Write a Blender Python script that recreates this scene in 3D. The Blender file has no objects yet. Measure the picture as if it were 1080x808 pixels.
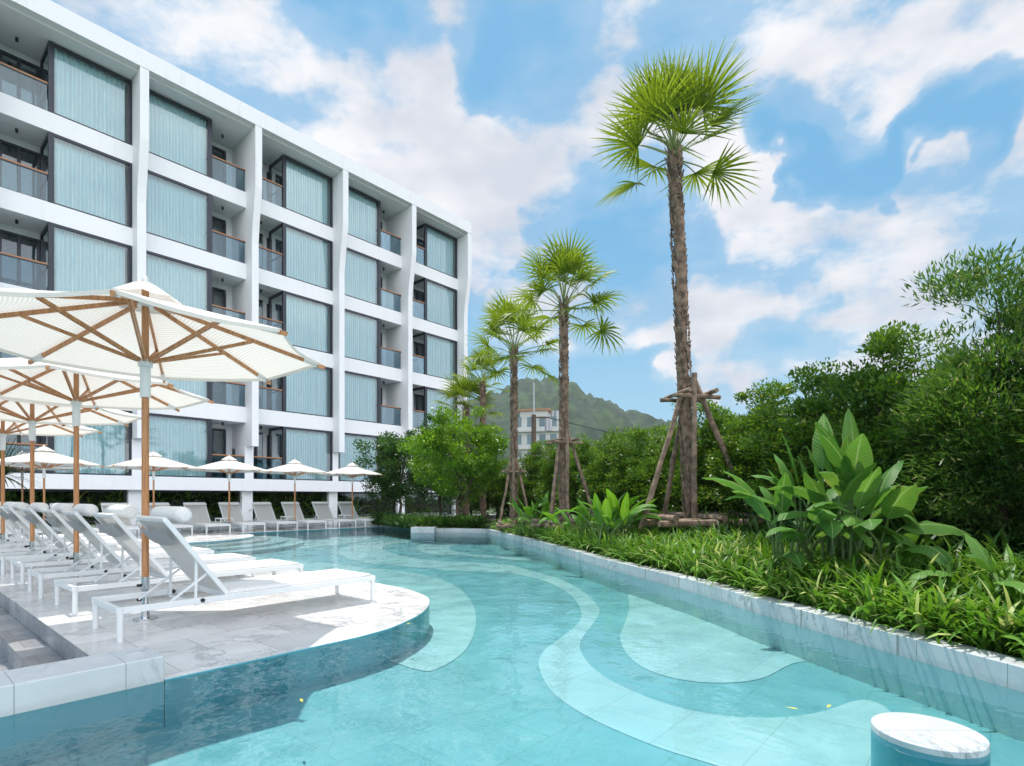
import bpy, math, random
import numpy as np
from mathutils import Vector, Matrix
R = math.radians
scene = bpy.context.scene
col = scene.collection

# ------------------------------------------------------------------ camera
cam_d = bpy.data.cameras.new('camera'); cam = bpy.data.objects.new('camera', cam_d); col.objects.link(cam)
HC = 1.02; FPX = 585.0
cam.location = (0, 0, HC); cam.rotation_euler = (R(90), 0, 0)
cam_d.sensor_width = 36; cam_d.lens = 36*FPX/1080.0
cam_d.shift_y = 121.0/1080.0
cam_d.clip_start = 0.05; cam_d.clip_end = 5000
scene.camera = cam

# ------------------------------------------------------------------ sky + sun
SUN_H = Vector((-0.45, 0.89)).normalized(); SUN_EL = R(66)
W = bpy.data.worlds.new('World'); scene.world = W; W.use_nodes = True
nt = W.node_tree; nt.nodes.clear()
def N(nt, t, **kw):
    n = nt.nodes.new(t)
    for k, v in kw.items(): setattr(n, k, v)
    return n
def L(nt, a, b): nt.links.new(a, b)
def mth(nt, op, a, b=None, c=None, clamp=False):
    n = N(nt, 'ShaderNodeMath', operation=op); n.use_clamp = clamp
    for i, v in enumerate((a, b, c)):
        if v is None: continue
        if isinstance(v, (int, float)): n.inputs[i].default_value = v
        else: L(nt, v, n.inputs[i])
    return n.outputs[0]
def rng(nt, v, a, b, c, d, smooth=True):
    n = N(nt, 'ShaderNodeMapRange'); n.interpolation_type = 'SMOOTHSTEP' if smooth else 'LINEAR'
    L(nt, v, n.inputs[0])
    for i, q in enumerate((a, b, c, d)): n.inputs[i+1].default_value = q
    return n.outputs[0]
def mixc(nt, f, a, b):
    n = N(nt, 'ShaderNodeMix', data_type='RGBA')
    if isinstance(f, (int, float)): n.inputs[0].default_value = f
    else: L(nt, f, n.inputs[0])
    for i, v in ((6, a), (7, b)):
        if isinstance(v, tuple): n.inputs[i].default_value = (*v, 1) if len(v) == 3 else v
        else: L(nt, v, n.inputs[i])
    return n.outputs[2]
sky = N(nt, 'ShaderNodeTexSky', sky_type='NISHITA')
sky.sun_disc = False; sky.sun_elevation = SUN_EL; sky.sun_rotation = math.atan2(SUN_H.x, SUN_H.y)
sky.air_density = 1.0; sky.dust_density = 0.6; sky.ozone_density = 1.6
tc = N(nt, 'ShaderNodeTexCoord'); D = tc.outputs['Generated']
# clouds: banks given by compass direction and elevation (x, y, z), angular radius in degrees, weight
def dirof(px, py): return Vector(((px-540)/FPX, 1, (525-py)/FPX)).normalized()
BANKS = [(160,40,15,.34),(300,40,12,.26),(420,35,8,.22),(480,110,5,.16),(230,100,9,.2),
         (830,15,13,.36),(700,10,10,.25),(1010,25,10,.34),(880,70,6,.2),(560,0,8,.16),
         (590,215,11,.44),(500,230,10,.42),(680,270,11,.44),(540,180,6,.25),(740,215,5,.28),(450,200,8,.3),(760,260,8,.4),(800,315,10,.46),(900,325,11,.48),(1000,295,11,.48),(1070,270,9,.42),(860,280,6,.25),
         (560,300,9,.3),(640,330,7,.22),(440,190,7,.22),(1060,125,5,.3),(770,410,4,.2),(830,385,6,.2),(670,85,4,.18),(380,140,7,.18),(1000,370,8,.25),
         (570,110,8,-.34),(520,150,4,-.1),(900,165,10,-.42),(820,120,6,-.3),(1000,160,7,-.3),(620,130,4,-.15),(650,395,6,-.42),(700,385,5,-.25),(720,360,3,-.1),(590,390,5,-.3),(1000,90,4,-.2),
         (300,75,4,-.15),(330,110,4,-.12),(960,195,5,-.3),(1060,190,4,-.25),(830,190,4,-.3),(560,70,3,-.1)]
acc = None
nz0 = N(nt, 'ShaderNodeTexNoise'); nz0.inputs['Scale'].default_value = 3; nz0.inputs['Detail'].default_value = 6; nz0.inputs['Roughness'].default_value = .45
L(nt, D, nz0.inputs['Vector'])
wv = N(nt, 'ShaderNodeVectorMath', operation='MULTIPLY_ADD')
L(nt, nz0.outputs['Color'], wv.inputs[0]); wv.inputs[1].default_value = (.12,.12,.12); 
wv2 = N(nt, 'ShaderNodeVectorMath', operation='ADD'); L(nt, D, wv2.inputs[0]); wv2.inputs[1].default_value = (-.06,-.06,-.06)
L(nt, wv2.outputs[0], wv.inputs[2])
for px, py, rad, w in BANKS:
    d = N(nt, 'ShaderNodeVectorMath', operation='DOT_PRODUCT'); L(nt, wv.outputs[0], d.inputs[0]); d.inputs[1].default_value = dirof(px, py)
    m = rng(nt, d.outputs['Value'], math.cos(R(rad*1.25)), 1.0, 0, w)
    acc = m if acc is None else mth(nt, 'ADD', acc, m)
mp = N(nt, 'ShaderNodeMapping'); mp.inputs['Scale'].default_value = (1, 1, 1.9); mp.inputs['Location'].default_value = (.77, .31, .58); L(nt, D, mp.inputs[0])
nz = N(nt, 'ShaderNodeTexNoise'); nz.inputs['Scale'].default_value = 3.6; nz.inputs['Detail'].default_value = 12; nz.inputs['Roughness'].default_value = .56
nz.inputs['Distortion'].default_value = .25; L(nt, mp.outputs[0], nz.inputs['Vector'])
sepd = N(nt, 'ShaderNodeSeparateXYZ'); L(nt, D, sepd.inputs[0])
nzf = N(nt, 'ShaderNodeTexNoise'); nzf.inputs['Scale'].default_value = 11; nzf.inputs['Detail'].default_value = 10; nzf.inputs['Roughness'].default_value = .6; L(nt, mp.outputs[0], nzf.inputs['Vector'])
dens = mth(nt, 'ADD', mth(nt, 'MULTIPLY_ADD', nz.outputs['Fac'], 1.25, -.212), mth(nt, 'MINIMUM', acc, .33))
dens = mth(nt, 'ADD', dens, mth(nt, 'MULTIPLY_ADD', nzf.outputs['Fac'], .55, -.275))
cover = rng(nt, dens, .50, .80, 0, .98)
thin = rng(nt, dens, .30, .60, 0, .2)
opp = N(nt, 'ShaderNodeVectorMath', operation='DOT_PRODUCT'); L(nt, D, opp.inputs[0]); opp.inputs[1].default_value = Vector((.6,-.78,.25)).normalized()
cov = mth(nt, 'MAXIMUM', mth(nt, 'MAXIMUM', cover, thin), rng(nt, opp.outputs['Value'], .1, .6, 0, .9))  # unseen sky behind the camera is forced to cloud for the added fill
nz2 = N(nt, 'ShaderNodeTexNoise'); nz2.inputs['Scale'].default_value = 4.2; nz2.inputs['Detail'].default_value = 7; nz2.inputs['Roughness'].default_value = .5
mp2 = N(nt, 'ShaderNodeMapping'); mp2.inputs['Location'].default_value = (.3, .1, .13); mp2.inputs['Scale'].default_value = (1,1,2.4); L(nt, D, mp2.inputs[0]); L(nt, mp2.outputs[0], nz2.inputs['Vector'])
shade = rng(nt, nz2.outputs['Fac'], .36, .66, 0, 1)
ccol = mixc(nt, shade, (5.9, 6.2, 6.9), (8.5, 8.45, 8.6))
# bright cloud bank added behind the camera as fill light on the hotel front
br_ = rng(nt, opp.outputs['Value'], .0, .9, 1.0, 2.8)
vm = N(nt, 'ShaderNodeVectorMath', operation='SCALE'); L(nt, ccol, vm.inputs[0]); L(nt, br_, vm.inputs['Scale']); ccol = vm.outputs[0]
el_ = rng(nt, sepd.outputs['Z'], .02, .45, 1, 0)
skyt = mixc(nt, el_, (1.75, 4.4, 7.0), (3.6, 6.1, 7.7))
skyc = mixc(nt, .9, sky.outputs[0], skyt)
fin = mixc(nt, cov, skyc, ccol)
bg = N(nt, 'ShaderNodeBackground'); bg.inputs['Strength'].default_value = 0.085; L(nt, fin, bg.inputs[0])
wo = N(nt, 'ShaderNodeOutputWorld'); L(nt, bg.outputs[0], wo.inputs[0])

sd = bpy.data.lights.new('sun', 'SUN'); sun = bpy.data.objects.new('sun', sd); col.objects.link(sun)
sd.energy = 3.9; sd.angle = R(0.53); sd.color = (1.0, .955, .88)
tosun = Vector((SUN_H.x*math.cos(SUN_EL), SUN_H.y*math.cos(SUN_EL), math.sin(SUN_EL)))
sun.rotation_euler = tosun.to_track_quat('Z', 'Y').to_euler(); sun.location = (0, 0, 60)
vs = scene.view_settings
scene.display_settings.display_device = 'sRGB'
vs.view_transform = 'Standard'; vs.look = 'None'; vs.gamma = 1; vs.use_curve_mapping = False; vs.exposure = 0.45
cy = scene.cycles
cy.max_bounces = 8; cy.diffuse_bounces = 3; cy.glossy_bounces = 3; cy.transmission_bounces = 4; cy.transparent_max_bounces = 16
cy.caustics_reflective = False; cy.caustics_refractive = False; cy.use_denoising = True
cy.sample_clamp_indirect = 6

# ------------------------------------------------------------------ plan frame (parallel to the hotel front)
TH = R(49.22); CU, SU = math.cos(TH), math.sin(TH)
def AB(a, b): return (a*CU - b*SU, a*SU + b*CU)
def toAB(x, y): return (x*CU + y*SU, -x*SU + y*CU)
def G(px, py, z=0.0):
    Y = (HC-z)*FPX/(py-525.0); return ((px-540)/FPX*Y, Y)

# ------------------------------------------------------------------ materials
def mat(name):
    m = bpy.data.materials.new(name); m.use_nodes = True; t = m.node_tree
    return m, t, t.nodes['Principled BSDF'], t.nodes['Material Output']
def objco(t, scale=(1,1,1)):
    c = N(t, 'ShaderNodeTexCoord'); mp = N(t, 'ShaderNodeMapping'); mp.inputs['Scale'].default_value = scale
    L(t, c.outputs['Object'], mp.inputs[0]); return mp.outputs[0]
def noise(t, vec, sc, det=4, ro=.5, dist=0):
    n = N(t, 'ShaderNodeTexNoise'); n.inputs['Scale'].default_value = sc; n.inputs['Detail'].default_value = det
    n.inputs['Roughness'].default_value = ro; n.inputs['Distortion'].default_value = dist; L(t, vec, n.inputs['Vector']); return n
def bump(t, p, h, s=.3, d=.01):
    b = N(t, 'ShaderNodeBump'); b.inputs['Strength'].default_value = s; b.inputs['Distance'].default_value = d
    L(t, h, b.inputs['Height']); L(t, b.outputs[0], p.inputs['Normal']); return b
def simple(name, c, rough=.5, metal=0, var=.12, nsc=6, bs=0, bsc=80):
    m, t, p, o = mat(name); co = objco(t)
    n = noise(t, co, nsc, 5)
    c2 = tuple(max(0, x*(1-var)) for x in c)
    L(t, mixc(t, rng(t, n.outputs['Fac'], .35, .65, 0, 1), c2, c), p.inputs['Base Color'])
    p.inputs['Roughness'].default_value = rough; p.inputs['Metallic'].default_value = metal
    if bs: bump(t, p, noise(t, co, bsc, 3).outputs['Fac'], bs, .004)
    return m
def marble(name, base=(.72,.72,.71), vein=(.33,.35,.37), tile=(.6,.3), rough=.22, joint=.35, vs_=1.6, tvar=.14, amt=.8, sub=None):
    m, t, p, o = mat(name); co = objco(t)
    # veins
    w = noise(t, co, vs_, 5, .6, .9)
    a = mth(t, 'ABSOLUTE', mth(t, 'SUBTRACT', w.outputs['Fac'], .5))
    v = rng(t, a, 0, .028, 1, 0)
    w2 = noise(t, co, vs_*2.6, 6, .6, 1.4); a2 = mth(t, 'ABSOLUTE', mth(t, 'SUBTRACT', w2.outputs['Fac'], .48)); v2 = rng(t, a2, 0, .02, .55, 0)
    msk = rng(t, noise(t, co, 1.1, 3).outputs['Fac'], .42, .62, .12, 1)
    vv = mth(t, 'MULTIPLY', mth(t, 'MAXIMUM', v, v2), mth(t, 'MULTIPLY', msk, amt))
    cl = rng(t, noise(t, co, .9, 4, .6).outputs['Fac'], .3, .7, 0, 1)
    b1 = mixc(t, cl, tuple(x*.86 for x in base), base)
    c1 = mixc(t, vv, b1, vein)
    br = N(t, 'ShaderNodeTexBrick'); L(t, co, br.inputs['Vector'])
    br.inputs['Scale'].default_value = 1; br.inputs['Brick Width'].default_value = tile[0]; br.inputs['Row Height'].default_value = tile[1]
    br.inputs['Mortar Size'].default_value = .0028; br.inputs['Color1'].default_value = (1,1,1,1); br.inputs['Color2'].default_value = (1-tvar*2,1-tvar*2,1-tvar*1.9,1)
    br.inputs['Mortar'].default_value = (joint,joint,joint,1); br.inputs['Mortar Smooth'].default_value = .2
    mu = N(t, 'ShaderNodeMix', data_type='RGBA', blend_type='MULTIPLY'); mu.inputs[0].default_value = 1
    L(t, c1, mu.inputs[6]); L(t, br.outputs['Color'], mu.inputs[7]); base_c = mu.outputs[2]
    if sub:
        co2 = N(t, 'ShaderNodeTexCoord'); sz = N(t, 'ShaderNodeSeparateXYZ'); L(t, co2.outputs['Object'], sz.inputs[0])
        wn = noise(t, co, 5, 4)
        stain = rng(t, mth(t, 'ADD', sz.outputs[2], mth(t, 'MULTIPLY', wn.outputs['Fac'], -.05)), -.02, .02, .28, 0)
        base_c = mixc(t, stain, base_c, (.34,.36,.33))
        base_c = mixc(t, mth(t, 'LESS_THAN', sz.outputs[2], -.010), base_c, sub)
    L(t, base_c, p.inputs['Base Color'])
    rr = rng(t, noise(t, co, 3, 3).outputs['Fac'], .3, .7, rough*.6, rough*1.5); L(t, rr, p.inputs['Roughness'])
    bump(t, p, br.outputs['Fac'], -.25, .002)
    return m
def leafmat(name, c1, c2, trans=.35, rough=.42, c3=None, p3=.04, vein=False):
    m, t, p, o = mat(name); p.inputs['Specular IOR Level'].default_value = .2
    g = N(t, 'ShaderNodeNewGeometry'); r = g.outputs['Random Per Island']
    c = mixc(t, r, c1, c2)
    n = noise(t, objco(t), 1.7, 3)
    c = mixc(t, rng(t, n.outputs['Fac'], .35, .65, 0, .55), c, tuple(x*.62 for x in c1))
    if c3:
        f = mth(t, 'GREATER_THAN', mth(t, 'FRACT', mth(t, 'MULTIPLY', r, 37.7)), 1-p3)
        c = mixc(t, f, c, c3)
    if vein:
        at = N(t, 'ShaderNodeAttribute'); at.attribute_name = 'leafuv'; sp_ = N(t, 'ShaderNodeSeparateXYZ'); L(t, at.outputs['Vector'], sp_.inputs[0])
        au = mth(t, 'ABSOLUTE', sp_.outputs[0]); rib = rng(t, au, 0, .10, .75, 0)
        ve = mth(t, 'SINE', mth(t, 'MULTIPLY_ADD', sp_.outputs[1], 95, mth(t, 'MULTIPLY', au, -16)))
        c = mixc(t, rng(t, ve, .2, 1, 0, .32), c, tuple(x*.6 for x in c1)); c = mixc(t, rib, c, (.30,.40,.16))
        c = mixc(t, rng(t, mth(t, 'MULTIPLY', au, noise(t, objco(t), 11, 4).outputs['Fac']), .5, .72, 0, .8), c, (.30,.24,.08))
        bump(t, p, ve, .35, .003)
    L(t, c, p.inputs['Base Color']); p.inputs['Roughness'].default_value = rough
    tr = N(t, 'ShaderNodeBsdfTranslucent')
    hs = N(t, 'ShaderNodeHueSaturation'); hs.inputs['Hue'].default_value = .485; hs.inputs['Value'].default_value = 1.7; hs.inputs['Saturation'].default_value = 1.1; L(t, c, hs.inputs['Color']); L(t, hs.outputs[0], tr.inputs[0])
    mx = N(t, 'ShaderNodeMixShader'); mx.inputs[0].default_value = trans
    L(t, p.outputs[0], mx.inputs[1]); L(t, tr.outputs[0], mx.inputs[2]); L(t, mx.outputs[0], o.inputs[0])
    return m
M = {}
m, t, p, o = mat('white_wall'); n = noise(t, objco(t, (2.6,2.6,.30)), 1.6, 6, .6); n2_ = noise(t, objco(t), .35, 3)
f_ = mth(t, 'MULTIPLY', rng(t, n.outputs['Fac'], .5, .78, 0, 1), rng(t, n2_.outputs['Fac'], .4, .65, .1, 1))
L(t, mixc(t, f_, (.85,.865,.88), (.74,.75,.75)), p.inputs['Base Color']); p.inputs['Roughness'].default_value = .75
bump(t, p, noise(t, objco(t), 60, 3).outputs['Fac'], .15, .004); M['white_wall'] = m
M['dark_metal'] = simple('dark_metal', (.025,.032,.045), .35, .2, .2)
M['frame_white'] = simple('frame_white', (.74,.77,.78), .35, 0, .04)
M['steel'] = simple('steel', (.62,.64,.66), .16, 1, .1)
M['black'] = simple('black', (.015,.015,.017), .4)
M['lamp'] = simple('lamp_black', (.02,.02,.022), .5)
def glass(name, tint, base=.06, refl=.9, rough=.0, wob=.0):
    m, t, p, o = mat(name); t.nodes.remove(p)
    tr = N(t, 'ShaderNodeBsdfTransparent'); tr.inputs[0].default_value = (*tint, 1)
    gl = N(t, 'ShaderNodeBsdfGlossy'); gl.inputs['Roughness'].default_value = rough; gl.inputs[0].default_value = (.92,.98,1,1)
    fr = N(t, 'ShaderNodeFresnel'); fr.inputs[0].default_value = 1.5
    if wob:
        b = N(t, 'ShaderNodeBump'); b.inputs['Strength'].default_value = wob; b.inputs['Distance'].default_value = .02
        L(t, noise(t, objco(t), .9, 2).outputs['Fac'], b.inputs['Height']); L(t, b.outputs[0], gl.inputs['Normal'])
    f = mth(t, 'ADD', mth(t, 'MULTIPLY', fr.outputs[0], refl), base, clamp=True)
    mx = N(t, 'ShaderNodeMixShader'); L(t, f, mx.inputs[0]); L(t, tr.outputs[0], mx.inputs[1]); L(t, gl.outputs[0], mx.inputs[2]); L(t, mx.outputs[0], o.inputs[0])
    return m
M['glass'] = glass('window_glass', (.86,.98,1.0), .08, .9, 0, .25)
M['rail_glass'] = glass('rail_glass', (.60,.74,.80), .03, .7)
M['dark_glass'] = glass('dark_glass', (.55,.62,.58), .03, .6, .01, .2)
# curtain
m, t, p, o = mat('curtain'); co = objco(t, (1,1,.04)); n = noise(t, co, 26, 4)
L(t, mixc(t, rng(t, n.outputs['Fac'], .3, .7, 0, 1), (.60,.83,.89), (.80,.95,.97)), p.inputs['Base Color']); p.inputs['Roughness'].default_value = .9
M['curtain'] = m
M['interior'] = simple('interior', (.22,.27,.29), .8, 0, .3, 2)
M['wood'] = None
m, t, p, o = mat('teak'); co = objco(t, (14,14,1.2)); n = noise(t, co, 3.2, 6, .6, .6)
L(t, mixc(t, rng(t, n.outputs['Fac'], .3, .7, 0, 1), (.36,.15,.055), (.58,.28,.12)), p.inputs['Base Color']); p.inputs['Roughness'].default_value = .42
bump(t, p, n.outputs['Fac'], .2, .002); M['wood'] = m
# canopy fabric, woven
m, t, p, o = mat('canopy_fabric'); co = objco(t)
wa = N(t, 'ShaderNodeTexWave'); wa.inputs['Scale'].default_value = 34; wa.bands_direction = 'Z'; wa.inputs['Distortion'].default_value = .6; wa.inputs['Detail Scale'].default_value = 14; L(t, co, wa.inputs['Vector'])
n = noise(t, co, 90, 2)
h = mth(t, 'MULTIPLY', wa.outputs['Fac'], n.outputs['Fac'])
c = mixc(t, rng(t, h, .1, .45, 0, 1), (.70,.665,.61), (.84,.81,.76)); L(t, c, p.inputs['Base Color']); p.inputs['Roughness'].default_value = .85
bump(t, p, h, .2, .002)
tr = N(t, 'ShaderNodeBsdfTranslucent'); L(t, c, tr.inputs[0])
mx = N(t, 'ShaderNodeMixShader'); mx.inputs[0].default_value = .34; L(t, p.outputs[0], mx.inputs[1]); L(t, tr.outputs[0], mx.inputs[2]); L(t, mx.outputs[0], o.inputs[0])
M['canopy'] = m
def fabric(name, c, trans=.0, sc=260):
    m, t, p, o = mat(name); co = objco(t); n = noise(t, co, sc, 2)
    cc = mixc(t, rng(t, n.outputs['Fac'], .35, .65, 0, 1), tuple(x*.86 for x in c), c); L(t, cc, p.inputs['Base Color']); p.inputs['Roughness'].default_value = .8
    bump(t, p, n.outputs['Fac'], .3, .002)
    if trans:
        tr = N(t, 'ShaderNodeBsdfTranslucent'); L(t, cc, tr.inputs[0])
        mx = N(t, 'ShaderNodeMixShader'); mx.inputs[0].default_value = trans; L(t, p.outputs[0], mx.inputs[1]); L(t, tr.outputs[0], mx.inputs[2]); L(t, mx.outputs[0], o.inputs[0])
    return m
M['sling'] = fabric('sling_mesh', (.66,.655,.63), .25)
M['cushion'] = fabric('cushion', (.80,.79,.78), 0, 90)
M['strap'] = fabric('strap', (.40,.42,.43), .15)
M['marble'] = marble('deck_marble', (.82,.80,.78), (.36,.37,.39), (.6,.4), .2)
M['marble_side'] = marble('coping_marble', (.64,.67,.69), (.25,.28,.31), (.45,3.0), .3, .55, 2.2, .08, sub=(.10,.42,.52))
M['marble_dark'] = marble('step_marble', (.38,.38,.39), (.16,.17,.19), (.4,.3), .3, .3, 2.0, .2)
M['pool_teal'] = marble('pool_floor_tile', (.20,.45,.495), (.14,.34,.39), (.6,.6), .4, .7, 1.3, .06, .6)
M['pool_pale'] = marble('pool_bench_tile', (.43,.62,.64), (.33,.51,.54), (.6,.45), .4, .72, 1.5, .03, .6)
M['pool_wall'] = marble('pool_wall_tile', (.17,.53,.63), (.08,.30,.38), (.45,.3), .4, .7, 2.2, .12)
# water
m, t, p, o = mat('pool_water'); t.nodes.remove(p); co = objco(t)
tr = N(t, 'ShaderNodeBsdfTransparent'); tr.inputs[0].default_value = (.78,.935,.945,1)
gl = N(t, 'ShaderNodeBsdfGlossy'); gl.inputs['Roughness'].default_value = .015
n1 = noise(t, co, 2.2, 3, .5, .3); n2 = noise(t, co, 9, 2, .5)
hh = mth(t, 'ADD', mth(t, 'MULTIPLY', n1.outputs['Fac'], 1.0), mth(t, 'MULTIPLY', n2.outputs['Fac'], .22))
b = N(t, 'ShaderNodeBump'); b.inputs['Strength'].default_value = .7; b.inputs['Distance'].default_value = .024; L(t, hh, b.inputs['Height'])
fr = N(t, 'ShaderNodeFresnel'); fr.inputs[0].default_value = 1.33; L(t, b.outputs[0], fr.inputs['Normal']); L(t, b.outputs[0], gl.inputs['Normal'])
f = mth(t, 'MULTIPLY_ADD', fr.outputs[0], .78, .045, clamp=True)
mx = N(t, 'ShaderNodeMixShader'); L(t, f, mx.inputs[0]); L(t, tr.outputs[0], mx.inputs[1]); L(t, gl.outputs[0], mx.inputs[2]); L(t, mx.outputs[0], o.inputs[0])
M['water'] = m
M['soil'] = simple('soil', (.055,.04,.028), .95, 0, .4, 5, .8, 30)
M['grass'] = simple('ground_grass', (.06,.10,.03), .95, 0, .4, .6)
M['hedge'] = leafmat('hedge_leaf', (.045,.115,.016), (.16,.30,.038), .33, .34, (.25,.30,.06), .05)
M['narrow'] = leafmat('narrow_leaf', (.042,.115,.022), (.15,.28,.045), .32, .34, (.30,.33,.12), .06)
M['bright'] = leafmat('bright_leaf', (.075,.19,.015), (.20,.36,.035), .34, .4)
M['darkleaf'] = leafmat('dark_leaf', (.025,.08,.015), (.07,.16,.025), .25, .4)
M['palm_leaf'] = leafmat('palm_leaf', (.12,.20,.02), (.25,.34,.05), .38, .5)
M['dry_leaf'] = leafmat('dry_palm_leaf', (.26,.19,.07), (.34,.28,.10), .3, .7)
M['palm_stalk'] = simple('palm_stalk', (.22,.28,.08), .5)
M['canna'] = leafmat('broad_leaf', (.075,.20,.035), (.16,.32,.065), .3, .42, vein=True)
M['canna_bright'] = leafmat('bright_broad_leaf', (.09,.25,.025), (.16,.34,.04), .3, .45, vein=True)
M['stem'] = simple('plant_stem', (.12,.20,.06), .5, 0, .3)
M['strap_leaf'] = leafmat('strap_leaf', (.07,.19,.022), (.19,.35,.055), .3, .4, (.42,.48,.17), .10)
M['bark'] = simple('bark', (.16,.115,.085), .95, 0, .5, 14, .9, 30)
M['palm_bark'] = simple('palm_bark', (.31,.21,.15), .95, 0, .6, 9, .9, 22)
M['log'] = simple('log_wood', (.32,.22,.155), .9, 0, .55, 9, .7, 40)
M['flower'] = simple('flower', (.5,.12,.14), .6)
m, t, p, o = mat('hill_forest'); co = objco(t); v = N(t, 'ShaderNodeTexVoronoi'); v.inputs['Scale'].default_value = .16; L(t, co, v.inputs['Vector'])
n = noise(t, co, .04, 6, .6)
c = mixc(t, rng(t, n.outputs['Fac'], .35, .65, 0, 1), (.016,.038,.018), (.045,.08,.028)); c = mixc(t, rng(t, v.outputs['Distance'], .25, .75, 0, .8), c, (.012,.026,.016)); L(t, c, p.inputs['Base Color']); p.inputs['Roughness'].default_value = 1
M['hill'] = m
M['grey_wall'] = simple('grey_wall', (.62,.61,.58), .8, 0, .12, .5)
M['pale_glass'] = simple('pale_window', (.16,.24,.27), .12, 0, .3, .4)
M['orange_roof'] = simple('terracotta', (.5,.24,.13), .8)
M['grey_metal'] = simple('grey_metal', (.45,.47,.5), .5, .3)

# ------------------------------------------------------------------ mesh helpers
class MB:
    def __init__(s): s.v = []; s.f = []
    def add(s, vs, fs):
        o = len(s.v); s.v += [tuple(q) for q in vs]; s.f += [tuple(i+o for i in f) for f in fs]
    def box(s, x0, x1, y0, y1, z0, z1):
        s.add([(x,y,z) for z in (z0,z1) for (x,y) in ((x0,y0),(x1,y0),(x1,y1),(x0,y1))],
              [(3,2,1,0),(4,5,6,7),(0,1,5,4),(1,2,6,5),(2,3,7,6),(3,0,4,7)])
    def prism(s, poly, z0, z1, topz=None):
        n = len(poly)
        s.add([(x,y,z0) for x,y in poly]+[(x,y,z1) for x,y in poly],
              [tuple(range(n-1,-1,-1)), tuple(range(n,2*n))]+[(i,(i+1)%n,n+(i+1)%n,n+i) for i in range(n)])
    def tube(s, pts, rad, n=8, caps=True, flat=1.0, jitter=0, rnd=None):
        pts = [Vector(p) for p in pts]
        if isinstance(rad, (int,float)): rad = [rad]*len(pts)
        vs = []; ref = None
        for i, p in enumerate(pts):
            d = (pts[min(i+1,len(pts)-1)]-pts[max(i-1,0)]).normalized()
            if ref is None: ref = Vector((0,0,1)) if abs(d.z) < .9 else Vector((1,0,0))
            a = d.cross(ref).normalized(); b = d.cross(a).normalized(); ref = b.cross(d)*1.0 if False else ref
            for k in range(n):
                t = 2*math.pi*k/n; q = rad[i]*(1+(rnd.uniform(-jitter,jitter) if rnd else 0))
                vs.append(p + a*math.cos(t)*q*flat + b*math.sin(t)*q)
        fs = [(i*n+k, i*n+(k+1)%n, (i+1)*n+(k+1)%n, (i+1)*n+k) for i in range(len(pts)-1) for k in range(n)]
        if caps: fs += [tuple(range(n-1,-1,-1)), tuple(range((len(pts)-1)*n, len(pts)*n))]
        s.add(vs, fs)
    def bar(s, p, q, w, h, up=(0,0,1)):
        p = Vector(p); q = Vector(q); d = (q-p).normalized(); up = Vector(up)
        a = d.cross(up).normalized()*w/2; b = a.cross(d).normalized()*h/2
        s.add([p-a-b,p+a-b,p+a+b,p-a+b,q-a-b,q+a-b,q+a+b,q-a+b],[(0,1,2,3),(7,6,5,4),(0,4,5,1),(1,5,6,2),(2,6,7,3),(3,7,4,0)])
    def mesh(s, name, m, smooth=False):
        me = bpy.data.meshes.new(name); me.from_pydata([tuple(v) for v in s.v], [], s.f); me.materials.append(m)
        if smooth: me.polygons.foreach_set('use_smooth', [True]*len(me.polygons))
        me.update(); return me
    def build(s, name, m, parent=None, smooth=False, loc=None, rz=0, bev=0):
        o = bpy.data.objects.new(name, s.mesh(name, m, smooth)); col.objects.link(o); o.parent = parent
        if loc is not None: o.location = loc
        o.rotation_euler.z = rz
        if bev:
            b = o.modifiers.new('bevel', 'BEVEL'); b.width = bev; b.segments = 2; b.limit_method = 'ANGLE'
        if smooth:
            try: o.data.set_sharp_from_angle(angle=R(35))
            except Exception: pass
        return o
def npmesh(name, V, F, m, smooth=False):
    """V (n,3), F (m,k)"""
    me = bpy.data.meshes.new(name); V = np.asarray(V, 'f4'); F = np.asarray(F, 'i4'); k = F.shape[1]
    me.vertices.add(len(V)); me.vertices.foreach_set('co', V.ravel())
    me.loops.add(F.size); me.loops.foreach_set('vertex_index', F.ravel())
    me.polygons.add(len(F)); me.polygons.foreach_set('loop_start', np.arange(0, F.size, k, dtype='i4')); me.polygons.foreach_set('loop_total', np.full(len(F), k, 'i4'))
    if smooth: me.polygons.foreach_set('use_smooth', np.ones(len(F), bool))
    me.materials.append(m); me.update(calc_edges=True); return me
def link(name, me, parent=None, loc=(0,0,0), rot=(0,0,0), sc=1):
    o = bpy.data.objects.new(name, me); col.objects.link(o); o.parent = parent; o.location = loc; o.rotation_euler = rot
    o.scale = (sc,sc,sc) if isinstance(sc,(int,float)) else sc
    return o
def tag(o, label=None, cat=None, group=None, kind=None):
    if label: o['label'] = label
    if cat: o['category'] = cat
    if group: o['group'] = group
    if kind: o['kind'] = kind
    return o
def empty(name, loc=(0,0,0), rz=0, **kw):
    o = bpy.data.objects.new(name, None); col.objects.link(o); o.location = loc; o.rotation_euler = (0,0,rz); o.empty_display_size = .2
    return tag(o, **kw)
def kids(o): return [c for c in bpy.data.objects if c.parent == o]
def copy_tree(o, parent=None):
    c = o.copy(); col.objects.link(c); c.parent = parent
    for ch in kids(o): copy_tree(ch, c)
    return c
def smoothpoly(pts, n=6, closed=True):
    P = [Vector(p) for p in pts]; out = []; m = len(P)
    for i in range(m if closed else m-1):
        if closed: a, b, c, d = P[(i-1)%m], P[i], P[(i+1)%m], P[(i+2)%m]
        else: a, b, c, d = P[max(i-1,0)], P[i], P[i+1], P[min(i+2,m-1)]
        for k in range(n):
            t = k/n; out.append(tuple(.5*((2*b)+(c-a)*t+(2*a-5*b+4*c-d)*t*t+(3*b-a-3*c+d)*t**3)))
    if not closed: out.append(tuple(P[-1]))
    return out

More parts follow.
